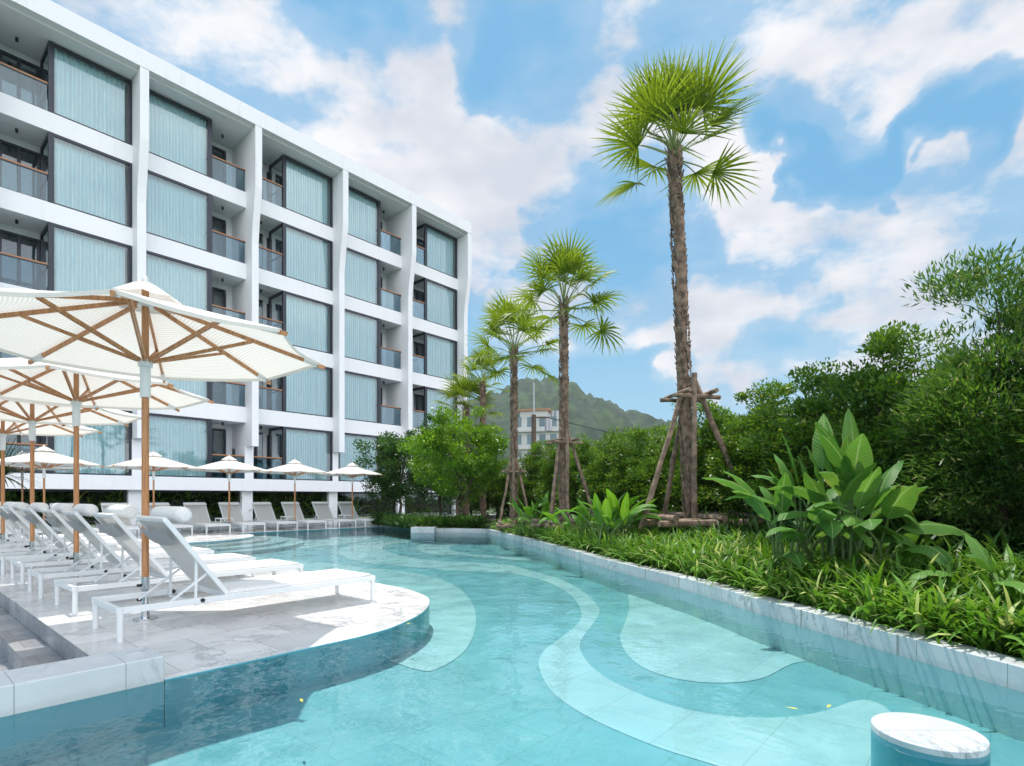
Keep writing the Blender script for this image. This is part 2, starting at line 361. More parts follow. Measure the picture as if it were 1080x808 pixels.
# ------------------------------------------------------------------ ground, pool, decks
FLOOR = -.27
g = MB(); g.add([(-2500,-2500,-1.3),(2500,-2500,-1.3),(2500,3500,-1.3),(-2500,3500,-1.3)], [(0,1,2,3)])
tag(g.build('ground', M['grass']), kind='structure')
PP = [(-8,-14),(26,-14),(26,24),(1.0,24),(1.0,3.62),(-8,3.62)]
pf = MB(); pf.prism(PP, FLOOR-.2, FLOOR)
tag(pf.build('pool_floor', M['pool_teal'], rz=TH), kind='structure')
wt = MB(); wt.add([(x,y,-.008) for x,y in PP], [tuple(range(6))])
tag(wt.build('pool_water', M['water'], rz=TH), kind='structure')
# submerged benches (pale bands), traced on the pool floor
def bench(name, pts, z, n=5, zb=None):
    zz = z
    w = [toAB(*G(x, y, zz)) for x, y in pts]
    # refraction lifts the floor a little in the photograph
    p = smoothpoly(w, n); b = MB(); b.prism(p, FLOOR-.1, z)
    # orientation
    A = sum(p[i][0]*p[(i+1)%len(p)][1]-p[(i+1)%len(p)][0]*p[i][1] for i in range(len(p)))
    if A < 0: b = MB(); b.prism(p[::-1], FLOOR-.1, z)
    return tag(b.build(name, M['pool_pale'], rz=TH), kind='structure')
bench('pool_bench', [(540,567),(470,567.5),(420,569.5),(373,574),(356,583),(380,592.5),(420,597),(469,601),(528,604),(552,607),(580,615),(602,628),(613,645),(609,658),(592,672),(575,685),(568,700),(580,727),(610,750),(650,770),(700,790),(770,812),(900,860),(990,830),(945,756),(911,738),(860,752),(800,757),(733,750),(680,734),(640,715),(617,695),(612,678),(624,660),(632,647),(630,638),(615,624),(589,610),(556,601),(528,595),(454,591),(417,584.4),(403,577),(425,572),(470,570),(540,569.5)], FLOOR+.004)
bench('pool_bench', [(663,626),(664,640),(660,655),(654,672),(663,692),(685,707),(721,717),(765,720),(804,715),(835,700),(870,690),(840,664),(790,640),(740,625),(700,617),(672,614)], FLOOR+.005)
bench('pool_bench', [(620,567.5),(540,566.5),(480,570),(446,574),(440,579),(454,584.4),(491,586.5),(546,591),(600,596),(640,600),(640,597),(600,592),(546,588),(491,583.5),(474,579),(484,574.5),(530,571),(620,570)], FLOOR+.008)
bench('pool_bench', [(270,557),(320,558),(370,562),(390,566.7),(375,572),(330,577),(290,580),(240,580),(220,570)], FLOOR+.006)
bench('pool_bench', [(462,705),(492,684),(502,656),(496,633),(475,615),(435,604),(380,598),(300,590),(200,582),(120,590),(120,640),(330,680),(400,694),(440,706)], FLOOR+.006)

# near deck and far deck: one marble sheet with real sides
cc = (4.87, 15.9)
arc = [(cc[0]+2.1*math.cos(t), cc[1]+2.1*math.sin(t)) for t in [R(-115+ i*7) for i in range(19)]]
front = [(1.085,3.51),(2.34,3.51)] + smoothpoly([(2.34,3.51),(2.72,3.58),(3.17,3.80),(3.54,4.11),(3.78,4.45),(3.93,4.95),(3.97,5.5)], 5, False)
deckp = [(.93,3.83),(1.085,3.83)] + front + [(3.97, 13.9)] + arc + [(6.9,16.35),(12.3,16.35),(12.7,17.2),(12.9,18.4),(15,20),(25.5,22),(25.5,24.4),(-1.0,24.4),(-1.0,19.6),(.93,19.6)]
dk = MB(); dk.prism(deckp, -1.0, 0)
deck = dk.build('deck', M['marble'], rz=TH); tag(deck, kind='structure')
deck.data.materials.append(M['pool_wall']); deck.data.materials.append(M['marble_dark'])
for pl in deck.data.polygons:
    if abs(pl.normal.z) < .5: pl.material_index = 2 if pl.normal.x < -.7 else 1
# thin dry coping ring around pool faces: face tiles above the water are marble
for i in range(3):
    r = 2.1+.42*(i+1); st = MB()
    ar = [(cc[0]+r*math.cos(t), cc[1]+r*math.sin(t)) for t in [R(-120+i_*6) for i_ in range(24)]]
    st.prism([(cc[0]-.5,cc[1])]+ar, -1.0, -.06-.055*i)
    tag(st.build('pool_step', M['pool_pale'] if i else M['marble'], rz=TH), kind='structure')
# sunken stair beside the near deck
for i in range(4):
    s_ = MB(); x1 = .93-.2*i; s_.box(x1-.2 if i < 3 else -6, x1-.003*(i == 0), 3.83, 19.6, -1.1, -.155*(i+1))
    tag(s_.build('sunken_step', M['marble_dark'], rz=TH), kind='structure')
# coping block at the corner
bl = MB(); bl.box(-9, 1.0835, 3.51, 3.828, -1.0, .134)
o = bl.build('pool_coping', M['marble_side'], rz=TH, bev=.006); tag(o, 'low grey marble coping block ending at the corner of the lounger deck', 'coping')
# round marble seat
X, Y = 1.79, 2.39
rs = MB(); rs.tube([(0,0,FLOOR-.1),(0,0,.0),(0,0,.018)], [.205,.205,.205], 48)
o = rs.build('stone_stool', M['marble_side'], loc=(X,Y,0), smooth=True, bev=.004); tag(o, 'round marble pedestal seat standing in the pool at the lower right', 'stool')
# right coping wall
wl = [(2.95,2.0),(2.84,2.4),(2.7,2.92),(2.58,3.4),(2.4,4.07),(2.27,4.59),(2.16,5.0),(2.06,5.6),(1.83,6.5),(1.56,7.37),(1.22,8.62),(.90,10.0),(.32,12.2),(-.3,14.4),(-.76,15.97)]
wl = [(3.6,-1.0),(3.35,.5)]+wl
def strip(pts, wdt, z0, z1, name, m, label, cat):
    P = [Vector(p) for p in pts]; vs = []
    for i, p in enumerate(P):
        d = (P[min(i+1,len(P)-1)]-P[max(i-1,0)]).normalized(); n = Vector((d.y,-d.x))
        vs.append((p, p+n*wdt))
    b = MB()
    vv = []
    for p, q in vs: vv += [(p.x,p.y,z0),(q.x,q.y,z0),(q.x,q.y,z1),(p.x,p.y,z1)]
    fs = []
    for i in range(len(vs)-1):
        a = i*4; c = a+4
        fs += [(a,a+3,c+3,c),(a+3,a+2,c+2,c+3),(a+2,a+1,c+1,c+2),(a,c,c+1,a+1)]
    fs += [(0,1,2,3),(len(vv)-4,len(vv)-1,len(vv)-2,len(vv)-3)]
    b.add(vv, fs); o = b.build(name, m, bev=.005); tag(o, label, cat); return o
M['coping_curve'] = marble('curved_coping_marble', (.66,.68,.69), (.25,.28,.31), (.42,.5), .3, .5, 2.4, .05, sub=(.52,.70,.73))
strip(smoothpoly(wl, 4, False), .17, -1.0, .125, 'pool_coping', M['coping_curve'], 'long curved marble coping between the pool and the strap-leaved planting on the right', 'coping')
strip([(-.76,15.97),(-1.5,16.25),(-2.26,16.4)], .2, -1.0, .12, 'pool_coping', M['coping_curve'], 'short grey marble coping at the far end of the pool below the bright round tree', 'coping')
strip([(-2.26,16.1),(-2.95,16.15)], .45, -1.0, .16, 'pool_step_block', M['marble_side'], 'pale square marble block at the far pool edge left of the bright tree', 'block')
strip([(-2.98,16.5),(-3.05,17.6),(-3.4,19.0),(-4.3,19.6),(-4.75,19.9)], .25, -1.0, .14, 'pool_coping', M['coping_curve'], 'grey marble coping beside the last far lounger, below the dark tree', 'coping')

# garden terrain, right side
def gz(x, y, d):   # height from distance behind the coping
    return .07 + .38*min(1, max(0, (d-.2)/2.6)) * (1 if y < 11 else max(.25, 1-(y-11)*.18)) + .03*math.sin(x*2.3)*math.sin(y*1.7)
wlc = [Vector(p) for p in smoothpoly(wl, 4, False)]
def normal_at(i):
    d = (wlc[min(i+1,len(wlc)-1)]-wlc[max(i-1,0)]).normalized(); return Vector((d.y,-d.x))
ds = [.16,.4,.8,1.2,1.7,2.2,3,4,6,10,20,60]
gb = MB(); vv = []; nrow = len(wlc)
for i, p in enumerate(wlc):
    n = normal_at(i)
    for d in ds:
        q = p+n*d; vv.append((q.x, q.y, gz(q.x,q.y,d) if d < 5 else .3))
fs = [(i*len(ds)+k, (i+1)*len(ds)+k, (i+1)*len(ds)+k+1, i*len(ds)+k+1) for i in range(nrow-1) for k in range(len(ds)-1)]
fs = [f[::-1] for f in fs]
gb.add(vv, fs)
tag(gb.build('garden_bed', M['soil'], smooth=True), kind='structure')
gb2 = MB(); gb2.prism([(-.7,16.0),(-2.2,16.6),(-2.9,16.7),(-2.95,17.6),(-3.25,19.05),(-4.2,19.8),(-4.6,20.3),(-3.2,26),(2,38),(60,60),(60,16),(20,14),(1,14.9)][::-1], -.9, .06)
tag(gb2.build('garden_bed', M['soil']), kind='structure')

# ------------------------------------------------------------------ hotel
BX = 11.5
hotel = empty('hotel_building', (*AB(BX, 25.2), 0), TH, label='white five-storey hotel with curtained window bays and recessed balconies', cat='building')
FA = [2.34+4.33*k - BX for k in range(-1, 6)]      # fins
FW = .30
ZB = [1.87+3.2*k for k in range(5)]; WH = 2.51
zr = ZB[-1]+WH
DEP = 1.4
w = MB()
xl, xr = FA[0], FA[-1]+FW
for k in range(6):      # slabs
    z0 = (ZB[k-1]+WH) if k else 1.33
    z1 = ZB[k] if k < 5 else 17.3
    if k < 5: w.box(xl, xr, 0, 9, z0, z1)
w.box(xl, xr, -.95, -.65, 17.30, 17.97)     # roof fascia
w.box(xl, xr, -.652, 9, 17.215, 17.8)
w.box(xl, xr, 8.9, 9.1, 0, 17.2)
# fins with the cranked front edge
for i, x in enumerate(FA):
    prof = [(2.0,3.30),(-.60,3.30),(-.60,12.3),(-.66,12.9),(-.85,14.0),(-.93,14.6),(-.94,17.29),(2.0,17.2)]
    n = len(prof); x0, x1 = x+.002*(i%2), x+FW
    w.add([(x0,y,z) for y,z in prof]+[(x1,y,z) for y,z in prof], [tuple(range(n)), tuple(range(2*n-1,n-1,-1))]+[(j,n+j,n+(j+1)%n,(j+1)%n) for j in range(n)][::1])
    w.box(x-.04, x+FW+.04, -.004, 1.0, 1.8, 3.299)     # column under the fin
    w.box(x-.06, x+FW+.12, .25, 1.2, -.1, 1.331)       # basement pier
# party walls and balcony backs
bays = []
for i in range(6):
    x0, x1 = FA[i]+FW, FA[i+1]
    left = (i % 2 == 1)       # balcony on the left
    left = {0: False, 1: True, 2: False, 3: True, 4: False, 5: True}[i]
    wx = (x0+1.42, x1-.02) if left else (x0+.02, x1-1.42)
    if i == 1: wx = (x0+1.5, x1-.02)
    bx = (x0, wx[0]) if left else (wx[1], x1)
    bays.append((left, wx, bx))
    for z in ZB:
        w.box(bx[0]-.02, bx[1]+.02, DEP+.08, DEP+.2, z-.02, z+WH+.02) if False else None
wall = w.build('wall', M['white_wall'], hotel)
it = MB(); it.box(xl+.05, xr-.05, 2.2, 2.3, .0, 17.1)
it.build('inner_wall', M['interior'], hotel)
# the window bay unit (pane plane at y = .02)
def window_unit(wd, left):
    fr = MB(); t = .07
    fr.box(0, wd, .0, .10, WH-.10, WH-.003); fr.box(0, wd, .0, .10, .003, .05); 
    fr.box(0, t if not left else .16, -.012, .11, .004, WH-.004); fr.box(wd-(t if left else .16), wd, -.012, .11, .004, WH-.004)
    s = 0 if left else wd-.08
    fr.box(s, s+.08, .11, DEP, WH-.12, WH-.004); fr.box(s, s+.08, .11, DEP, .004, .06); fr.box(s, s+.08, DEP-.08, DEP+.02, .05, WH-.1)
    fr.box(s+.01, s+.07, .11, DEP, 1.0, 1.04)
    pn = MB(); pn.add([(.05,.04,.04),(wd-.05,.04,.04),(wd-.05,.04,WH-.08),(.05,.04,WH-.08)], [(0,1,2,3)])
    sx = .04 if left else wd-.04
    pn.add([(sx,.1,.05),(sx,DEP-.05,.05),(sx,DEP-.05,WH-.1),(sx,.1,WH-.1)], [(0,1,2,3)])
    cu = MB(); n = 150; rr = random.Random(7); vs = []; ph = 0
    for i in range(n+1):
        x = .16+(wd-.32)*i/n; ph += rr.uniform(.35,1.15)
        y = .24+.045*math.sin(ph)
        vs += [(x,y,.02),(x,y+.01*math.sin(ph*.7),WH-.02)]
    cu.add(vs, [(2*i,2*i+2,2*i+3,2*i+1) for i in range(n)])
    # side curtain behind the return glass
    vs = []; ph = 0; cx = .22 if left else wd-.22
    for i in range(61):
        y = .24+1.1*i/60; ph += rr.uniform(.35,1.1); vs += [(cx+.03*math.sin(ph),y,.02),(cx+.03*math.sin(ph),y,WH-.02)]
    cu.add(vs, [(2*i,2*i+2,2*i+3,2*i+1) for i in range(60)])
    return fr.mesh('window', M['dark_metal']), pn.mesh('pane', M['glass']), cu.mesh('curtain', M['curtain'], True)
def door_unit(bw):
    fr = MB(); H_ = 2.2
    fr.box(.0, bw, DEP+.05, DEP+.15, H_, H_+.1)
    for xx in (.0, bw*.5-.06, bw-.09): fr.box(xx, xx+.10, DEP+.045, DEP+.16, 0, H_)
    pn = MB(); pn.add([(.05,DEP+.1,.02),(bw-.05,DEP+.1,.02),(bw-.05,DEP+.1,H_),(.05,DEP+.1,H_)], [(0,1,2,3)])
    return fr.mesh('door', M['dark_metal']), pn.mesh('pane', M['glass'])
cacheW, cacheD, cacheR = {}, {}, {}
for i, (left, wx, bx) in enumerate(bays):
    wd = round(wx[1]-wx[0], 3); key = (wd, left)
    if key not in cacheW: cacheW[key] = window_unit(wd, left)
    bw = round(bx[1]-bx[0], 3)
    dw = min(bw, 1.15)
    if bw not in cacheD:
        cacheD[bw] = door_unit(dw)
        rg = MB(); rg.box(.03, bw-.03, .05, .065, .03, .95)
        hr = MB(); hr.box(.0, bw, .03, .09, .985, 1.03)
        rb = MB(); rb.box(.0, bw, .035, .085, .945, .984); rc = MB(); rc.box(.0, bw, .035, .085, .0, .03)
        cacheR[bw] = (rg.mesh('balcony', M['rail_glass']), hr.mesh('handrail', M['wood']), rb.mesh('rail_channel', M['dark_metal']), rc.mesh('rail_base', M['dark_metal']))
        bk = MB(); bk.box(dw if not left else 0, bw if not left else max(bw-dw, .001), DEP+.05, DEP+.2, 0, WH); bk.box(0, bw, DEP+.052, DEP+.198, 2.301, WH)
        lp = MB(); lp.tube([(0,0,0),(0,0,-.13)], .045, 10)
        cacheD[bw] += (bk.mesh('balcony_wall', M['white_wall']), lp.mesh('ceiling_lamp', M['lamp']))
    for z in ZB:
        a = link('window', cacheW[key][0], hotel, (wx[0], 0, z)); link('pane', cacheW[key][1], a); link('curtain', cacheW[key][2], a)
        d = link('door', cacheD[bw][0], hotel, (bx[0]+(bw-dw if left else 0), 0, z)); link('pane', cacheD[bw][1], d)
        link('balcony_wall', cacheD[bw][2], hotel, (bx[0], 0, z))
        r = link('balcony', cacheR[bw][0], hotel, (bx[0], 0, z)); link('handrail', cacheR[bw][1], r); link('rail_channel', cacheR[bw][2], r); link('rail_base', cacheR[bw][3], r)
        link('ceiling_lamp', cacheD[bw][3], hotel, (bx[0]+bw*.5, .7, z+WH))
# dark glazing under the lowest slab
for i in range(6):
    x0, x1 = FA[i]+FW+.12, FA[i+1]-.06
    b = MB(); b.box(x0, x1, .52, .55, .0, 1.31)
    o = b.build('basement_window', M['dark_glass'], hotel)
    f = MB(); f.box(x0, x1, .46, .56, 1.24, 1.329); f.box(x0, x0+.06, .46, .56, 0, 1.24); f.box(x1-.06, x1, .46, .56, 0, 1.24); f.build('frame', M['dark_metal'], o)
bb = MB(); bb.box(xl, xr, 1.5, 1.6, 0, 1.3); bb.build('basement_wall', M['black'], hotel)

# ------------------------------------------------------------------ sun loungers
def lounger(roll=True):
    Lh, Wd, H_ = 2.16, .69, .245
    root = empty('sun_lounger')
    f = MB()
    for y in (.0225, Wd-.0225): f.bar((0,y,H_-.024),(Lh,y,H_-.024),.026,.046)
    for x in (.02, Lh-.02): f.bar((x,.01,H_-.024),(x,Wd-.01,H_-.024),.03,.046)
    f.bar((.78,.02,H_-.03),(.78,Wd-.02,H_-.03),.025,.025)
    f.build('frame', M['frame_white'], root, bev=.004)
    for x in (.025, Lh-.025):
        for y in (.024, Wd-.024):
            l = MB(); l.tube([(x,y,0),(x,y,H_)], .0215, 12); l.build('leg', M['frame_white'], root, smooth=True)
    s = MB(); n = 10; z = H_-.004
    vs = []
    for i in range(n+1):
        x = .76+(Lh-.80)*i/n
        for j, y in enumerate((.03, .2, .345, .49, Wd-.03)): vs.append((x, y, z+.012-.016*(1-abs(j-2)/2)*math.sin(math.pi*i/n)))
    s.add(vs, [(i*5+j, (i+1)*5+j, (i+1)*5+j+1, i*5+j+1) for i in range(n) for j in range(4)])
    o = s.build('seat', M['cushion'], root, smooth=True); sm = o.modifiers.new('thick','SOLIDIFY'); sm.thickness = .022; sm.offset = 0
    # backrest
    p0 = Vector((.76,0,H_)); p1 = Vector((.31,0,.855)); dd = (p1-p0); 
    bf = MB()
    for y in (.045, Wd-.045): bf.bar((p0.x,y,p0.z),(p1.x,y,p1.z),.028,.036,(1,0,.5))
    bf.bar((p1.x,.035,p1.z),(p1.x,Wd-.035,p1.z),.034,.03,(1,0,.5)); bf.bar((p0.x,.035,p0.z),(p0.x,Wd-.035,p0.z),.03,.028,(1,0,.5))
    bfo = bf.build('backrest', M['frame_white'], root, bev=.004)
    sl = MB(); vs = []; nn = 8; nrm = Vector((-dd.z,0,dd.x)).normalized()
    for i in range(nn+1):
        for j in range(5):
            q = p0+dd*(.02+.96*i/nn)+nrm*(.03*math.sin(math.pi*i/nn)+.004)*(1-abs(j-2)/2*.8); vs.append((q.x, .05+(Wd-.10)*j/4, q.z))
    sl.add(vs, [(i*5+j,(i+1)*5+j,(i+1)*5+j+1,i*5+j+1) for i in range(nn) for j in range(4)])
    sl.build('sling', M['sling'], bfo, smooth=True)
    # pillow strap on the rear of the sling
    st = MB(); vs = []
    for i in range(5):
        q = p0+dd*(.74+.2*i/4)+nrm*(.045+.006*math.sin(math.pi*i/4))
        for y in (.05, .2, .35, .5, Wd-.05): vs.append((q.x, y, q.z-.03*math.sin(math.pi*(y-.05)/(Wd-.1))))
    st.add(vs, [(i*5+j,(i+1)*5+j,(i+1)*5+j+1,i*5+j+1) for i in range(4) for j in range(4)])
    pw = MB(); c = p0+dd*.925-nrm*.125
    ys = [.02,.026,.045,.075,.11]; rs_ = [.015,.04,.055,.064,.068]
    if not roll: c = p0+dd*.9-nrm*.035; rs_ = [.01,.02,.028,.032,.034]
    pw.tube([(c.x,y,c.z) for y in ys]+[(c.x,Wd-y,c.z) for y in ys[::-1]], rs_+rs_[::-1], 20)
    pil = pw.build('pillow', M['cushion'], root, smooth=True)
    st.build('strap', M['strap'], pil, smooth=True)
    pr = MB()
    for y in (.07, Wd-.07):
        q = p0+dd*.5; pr.bar((q.x,y,q.z),(.98-.45,y,H_-.06),.018,.018); pr.bar((.30,y,H_-.05),(.62,y,H_+.18),.016,.016)
    pr.bar((.53,.06,H_-.05),(.53,Wd-.06,H_-.05),.02,.02)
    pr.build('prop', M['frame_white'], root)
    for y in (.03, Wd-.03):
        kb = MB(); kb.tube([(.56,y-.03,H_-.02),(.56,y+.0,H_-.02)], .016, 10); kb.build('knob', M['black'], root)
    return root
LP = lounger()
nb = [4.617, 6.02, 7.23, 8.62, 9.82, 11.25, 12.45, 13.85, 15.05, 16.45]
nl = ['nearest sun lounger of the left row, beside the pool corner, whole back frame in view',
 'sun lounger second from the camera in the left row, just behind the nearest umbrella pole',
 'sun lounger third from the camera in the left row, just before the second umbrella pole',
 'sun lounger fourth from the camera in the left row, just behind the second umbrella pole',
 'sun lounger fifth from the camera in the left row, just before the third umbrella pole',
 'sun lounger sixth from the camera in the left row, just behind the third umbrella pole',
 'sun lounger seventh from the camera in the left row, its back overlapping the photo edge',
 'sun lounger eighth from the camera in the left row, mostly hidden by nearer loungers']
for i, b in enumerate(nb[:8]):
    o = LP if i == 0 else copy_tree(LP)
    x, y = AB(1.13+[0,.02,-.02,.03,0,-.03,.02,0][i], b); o.location = (x, y, .001); o.rotation_euler = (0,0,TH+R([0,.8,-1.0,.5,1.2,-.6,.4,-.9][i]))
    tag(o, nl[i], 'sun lounger', 'sun loungers in the near row on the left deck')
LF = lounger(False)
fa = [(6.57),(7.59),(8.64),(9.65),(10.8),(11.84)]
far = [2.35, 3.4, 4.5, 5.55] + fa
fl = ['far row sun lounger by the spiky plant, leftmost of the far row',
 'far row sun lounger second from the left, seen over the near row backs',
 'white sun lounger of the far row just left of the nearest umbrella pole',
 'white sun lounger of the far row just right of the nearest umbrella pole',
 'white sun lounger left of the small far umbrella nearest the round marble steps',
 'white sun lounger right of the small far umbrella nearest the round marble steps',
 'white sun lounger left of the middle small far umbrella, fourth from the right end',
 'white sun lounger right of the middle small far umbrella, third from the right end',
 'white sun lounger left of the rightmost small umbrella, second from the right end',
 'white sun lounger at the right end of the far row, beside the dark tree']
for i, a in enumerate(far):
    o = LF if i == 0 else copy_tree(LF); x, y = AB(a-.345, 18.95); o.location = (x, y, .001); o.rotation_euler = (0,0,TH-R(90))
    tag(o, fl[i], 'sun lounger', 'sun loungers in the far row below the hotel')

# side tables in the far row
def side_table():
    root = empty('side_table'); t = MB(); t.box(-.2,.2,-.2,.2,.37,.40); t.build('table_top', M['frame_white'], root, bev=.004)
    for sx in (-1,1):
        for sy in (-1,1):
            l = MB(); l.bar((sx*.18,sy*.18,0),(sx*.18,sy*.18,.37),.022,.022,(0,1,0)); l.build('leg', M['frame_white'], root)
    return root
ST = side_table()
tl = ['small white side table by the small umbrella nearest the round steps','small white side table by the middle small umbrella of the far row','small white side table by the rightmost small umbrella of the far row','small white side table partly hidden behind the nearest lounger pillow']
for i, a in enumerate([7.08, 9.15, 11.32, 5.02]):
    o = ST if i == 0 else copy_tree(ST); x, y = AB(a+.02, 17.75); o.location = (x, y, .001); o.rotation_euler = (0,0,TH)
    tag(o, tl[i], 'side table', 'side tables in the far lounger row')

# ------------------------------------------------------------------ umbrellas
def umbrella():
    root = empty('umbrella'); RR, ZE, ZT, ZH = 1.41, 2.33, 2.74, 2.20
    ang = [R(22.5+45*k) for k in range(8)]
    pl = MB(); pl.tube([(0,0,.34),(0,0,2.84)], .0275, 16); pl.build('pole', M['wood'], root, smooth=True)
    sl = MB(); sl.tube([(0,0,0),(0,0,.36)], .032, 16); sl.tube([(0,0,.0),(0,0,.012)], .09, 20); slo = sl.build('base_sleeve', M['steel'], root, smooth=True)
    for z in (.08,.17,.29):
        k = MB(); k.tube([(-.03,0,z),(-.062,0,z)], .012, 10); k.build('knob', M['black'], slo)
    cn = MB(); vs = []; rings = [.10,.3,.55,.8,1.0]; sub = 6
    zf = lambda t: ZT+(ZE-ZT)*t - .0
    for r in rings:
        for k in range(8):
            a0, a1 = ang[k], ang[(k+1)%8]+(2*math.pi if k == 7 else 0)
            P0 = Vector((math.cos(a0),math.sin(a0)))*RR*r; P1 = Vector((math.cos(a1),math.sin(a1)))*RR*r
            for j in range(sub):
                s = j/sub; q = P0.lerp(P1, s); sag = math.sin(math.pi*s)
                q = q*(1-.035*sag*(r > .9))
                vs.append((q.x, q.y, zf(r)-.022*sag*r))
    n = 8*sub
    cn.add(vs, [(i*n+k, i*n+(k+1)%n, (i+1)*n+(k+1)%n, (i+1)*n+k) for i in range(len(rings)-1) for k in range(n)])
    # hem
    hv = [v for v in vs[-n:]] + [(v[0],v[1],v[2]-.03) for v in vs[-n:]]
    cn.add(hv, [(k,(k+1)%n,n+(k+1)%n,n+k) for k in range(n)])
    co = cn.build('canopy', M['canopy'], root)
    ct = MB(); vs = []
    for r, z in ((.02,ZT+.13),(.12,ZT+.075),(.27,ZT-.025)):
        for k in range(16):
            a = ang[0]+2*math.pi*k/16; rr = r*(1 if k % 2 == 0 else .93); vs.append((math.cos(a)*rr, math.sin(a)*rr, z+(-.012 if k % 2 else 0)))
    ct.add(vs, [(i*16+k,i*16+(k+1)%16,(i+1)*16+(k+1)%16,(i+1)*16+k) for i in range(2) for k in range(16)]+[tuple(range(16))])
    ct.build('vent_cap', M['canopy'], co)
    fn = MB(); fn.tube([(0,0,ZT+.10),(0,0,ZT+.15),(0,0,ZT+.17)], [.02,.024,.008], 12); fn.build('finial', M['frame_white'], co)
    hb = MB(); hb.tube([(0,0,ZH-.32),(0,0,ZH-.06)], .04, 16); hb.tube([(0,0,ZH-.06),(0,0,ZH+.0)], [.055,.055], 16);
    th_ = MB(); th_.tube([(0,0,ZT-.09),(0,0,ZT-.03)], .06, 16); th_.build('crown_ring', M['frame_white'], root, smooth=True)
    hb.build('hub', M['frame_white'], root, smooth=True)
    for a in ang:
        c, s = math.cos(a), math.sin(a)
        rb = MB(); P = lambda r, dz: (c*RR*r, s*RR*r, zf(r)-dz)
        rb.bar(P(.04,.035), P(1.035,.03), .020, .034)
        ro = rb.build('rib', M['wood'], root)
        m_ = P(.58,.045)
        sb = MB()
        for off in (-.009,.009): sb.bar((c*.05-s*off, s*.05+c*off, ZH-.01), (m_[0]-s*off, m_[1]+c*off, m_[2]), .011, .026)
        sb.build('strut', M['wood'], ro)
        tp = MB(); tp.bar(P(.90,.029), P(.985,.029), .030, .040); tp.build('rib_pocket', M['cushion'], ro)
    return root
UM = umbrella()
un = [(5.38,153.3,.99,'nearest large umbrella with a teak pole, beside the first lounger at the pool corner'),
      (8.35,80.5,1.0,'large umbrella second from the camera over the left lounger row'),
      (11.0,34,1.0,'large umbrella third from the camera over the left lounger row'),
      (13.6,3,1.0,'large umbrella fourth from the camera, its pole at the left photo edge')]
for i, (b, px, sc, lb) in enumerate(un):
    k = (px-540)/FPX; Y = b/(CU-SU*k)
    o = UM if i == 0 else copy_tree(UM); o.location = (k*Y, Y, .001); o.rotation_euler = (0,0,TH+R([0,2.5,-2,4][i])); o.scale = (sc,sc,sc)
    tag(o, lb, 'umbrella', 'large white umbrellas in a row over the near loungers')
uf = [(17.5,241.8,'small white umbrella above the side table nearest the round marble steps'),(17.5,311,'small white umbrella between the two above the far lounger row, middle of three'),(17.5,371.6,'small white umbrella closest to the dark tree, rightmost of the far row'),
      (17.5,162,'small white umbrella partly behind the nearest teak pole'),(17.7,46.5,'small white umbrella behind the near row, right of the spiky plant'),(20.3,23.5,'small white umbrella farthest left, partly behind the spiky plant')]
for i, (b, px, lb) in enumerate(uf):
    k = (px-540)/FPX; Y = b/(CU-SU*k); o = copy_tree(UM); o.location = (k*Y, Y, .001); o.rotation_euler = (0,0,TH+R([0,3,8,2,5,0][i])); o.scale = (.8,.8,.8)
    tag(o, lb, 'umbrella', 'small white umbrellas over the far loungers')

# ------------------------------------------------------------------ foliage
def crown_mesh(name, seed, clumps, m, per, Lf, Wf, cr=.32, up=.35, out=.8):
    """clumps: list of centres; kite-shaped leaves round twigs"""
    r = np.random.default_rng(seed); C = np.array(clumps, float); n = len(C)*per
    ctr = C.mean(0); ctr[2] -= .3
    ci = np.repeat(np.arange(len(C)), per)
    off = r.normal(size=(n,3)); off /= np.linalg.norm(off,axis=1)[:,None]; off *= (r.random(n)**.45)[:,None]*cr*np.repeat(r.uniform(.55,1.25,len(C)),per)[:,None]; off[:,2] *= .75
    P = C[ci]+off
    od = P-ctr; od /= (np.linalg.norm(od,axis=1)[:,None]+1e-6)
    d = r.normal(size=(n,3))*.75+od*out+off/cr*.5; d[:,2] += up; d /= np.linalg.norm(d,axis=1)[:,None]
    s = np.cross(d, r.normal(size=(n,3))+np.array([0,0,1.2])); s /= (np.linalg.norm(s,axis=1)[:,None]+1e-6)
    l = Lf*r.uniform(.6,1.25,n)[:,None]; wv = Wf*r.uniform(.7,1.2,n)[:,None]
    nn = np.cross(d, s)
    V = np.stack([P, P+d*l*.45+s*wv*.5+nn*wv*.12, P+d*l, P+d*l*.45-s*wv*.5+nn*wv*.12], 1).reshape(-1,3)
    F = np.arange(n*4).reshape(-1,4)
    return npmesh(name, V, F, m)
def clump_pts(seed, n, rx, ry, rz, cz, hollow=.45, taper=0, lump=.25):
    r = random.Random(seed); out = []
    ph = [r.uniform(0,6.28) for _ in range(6)]
    while len(out) < n:
        v = Vector((r.gauss(0,1),r.gauss(0,1),r.gauss(0,1))).normalized()
        rad = (hollow+(1-hollow)*r.random()**.6)
        th = math.atan2(v.y,v.x); k = 1+lump*(math.sin(3*th+ph[0])*.5+math.sin(5*th+ph[1]+v.z*4)*.4+math.sin(v.z*7+ph[2])*.4)
        q = Vector((v.x*rx, v.y*ry, v.z*rz))*rad*k
        q.x *= 1-taper*(v.z*.5+.5); q.y *= 1-taper*(v.z*.5+.5)
        out.append((q.x, q.y, q.z+cz))
    return out
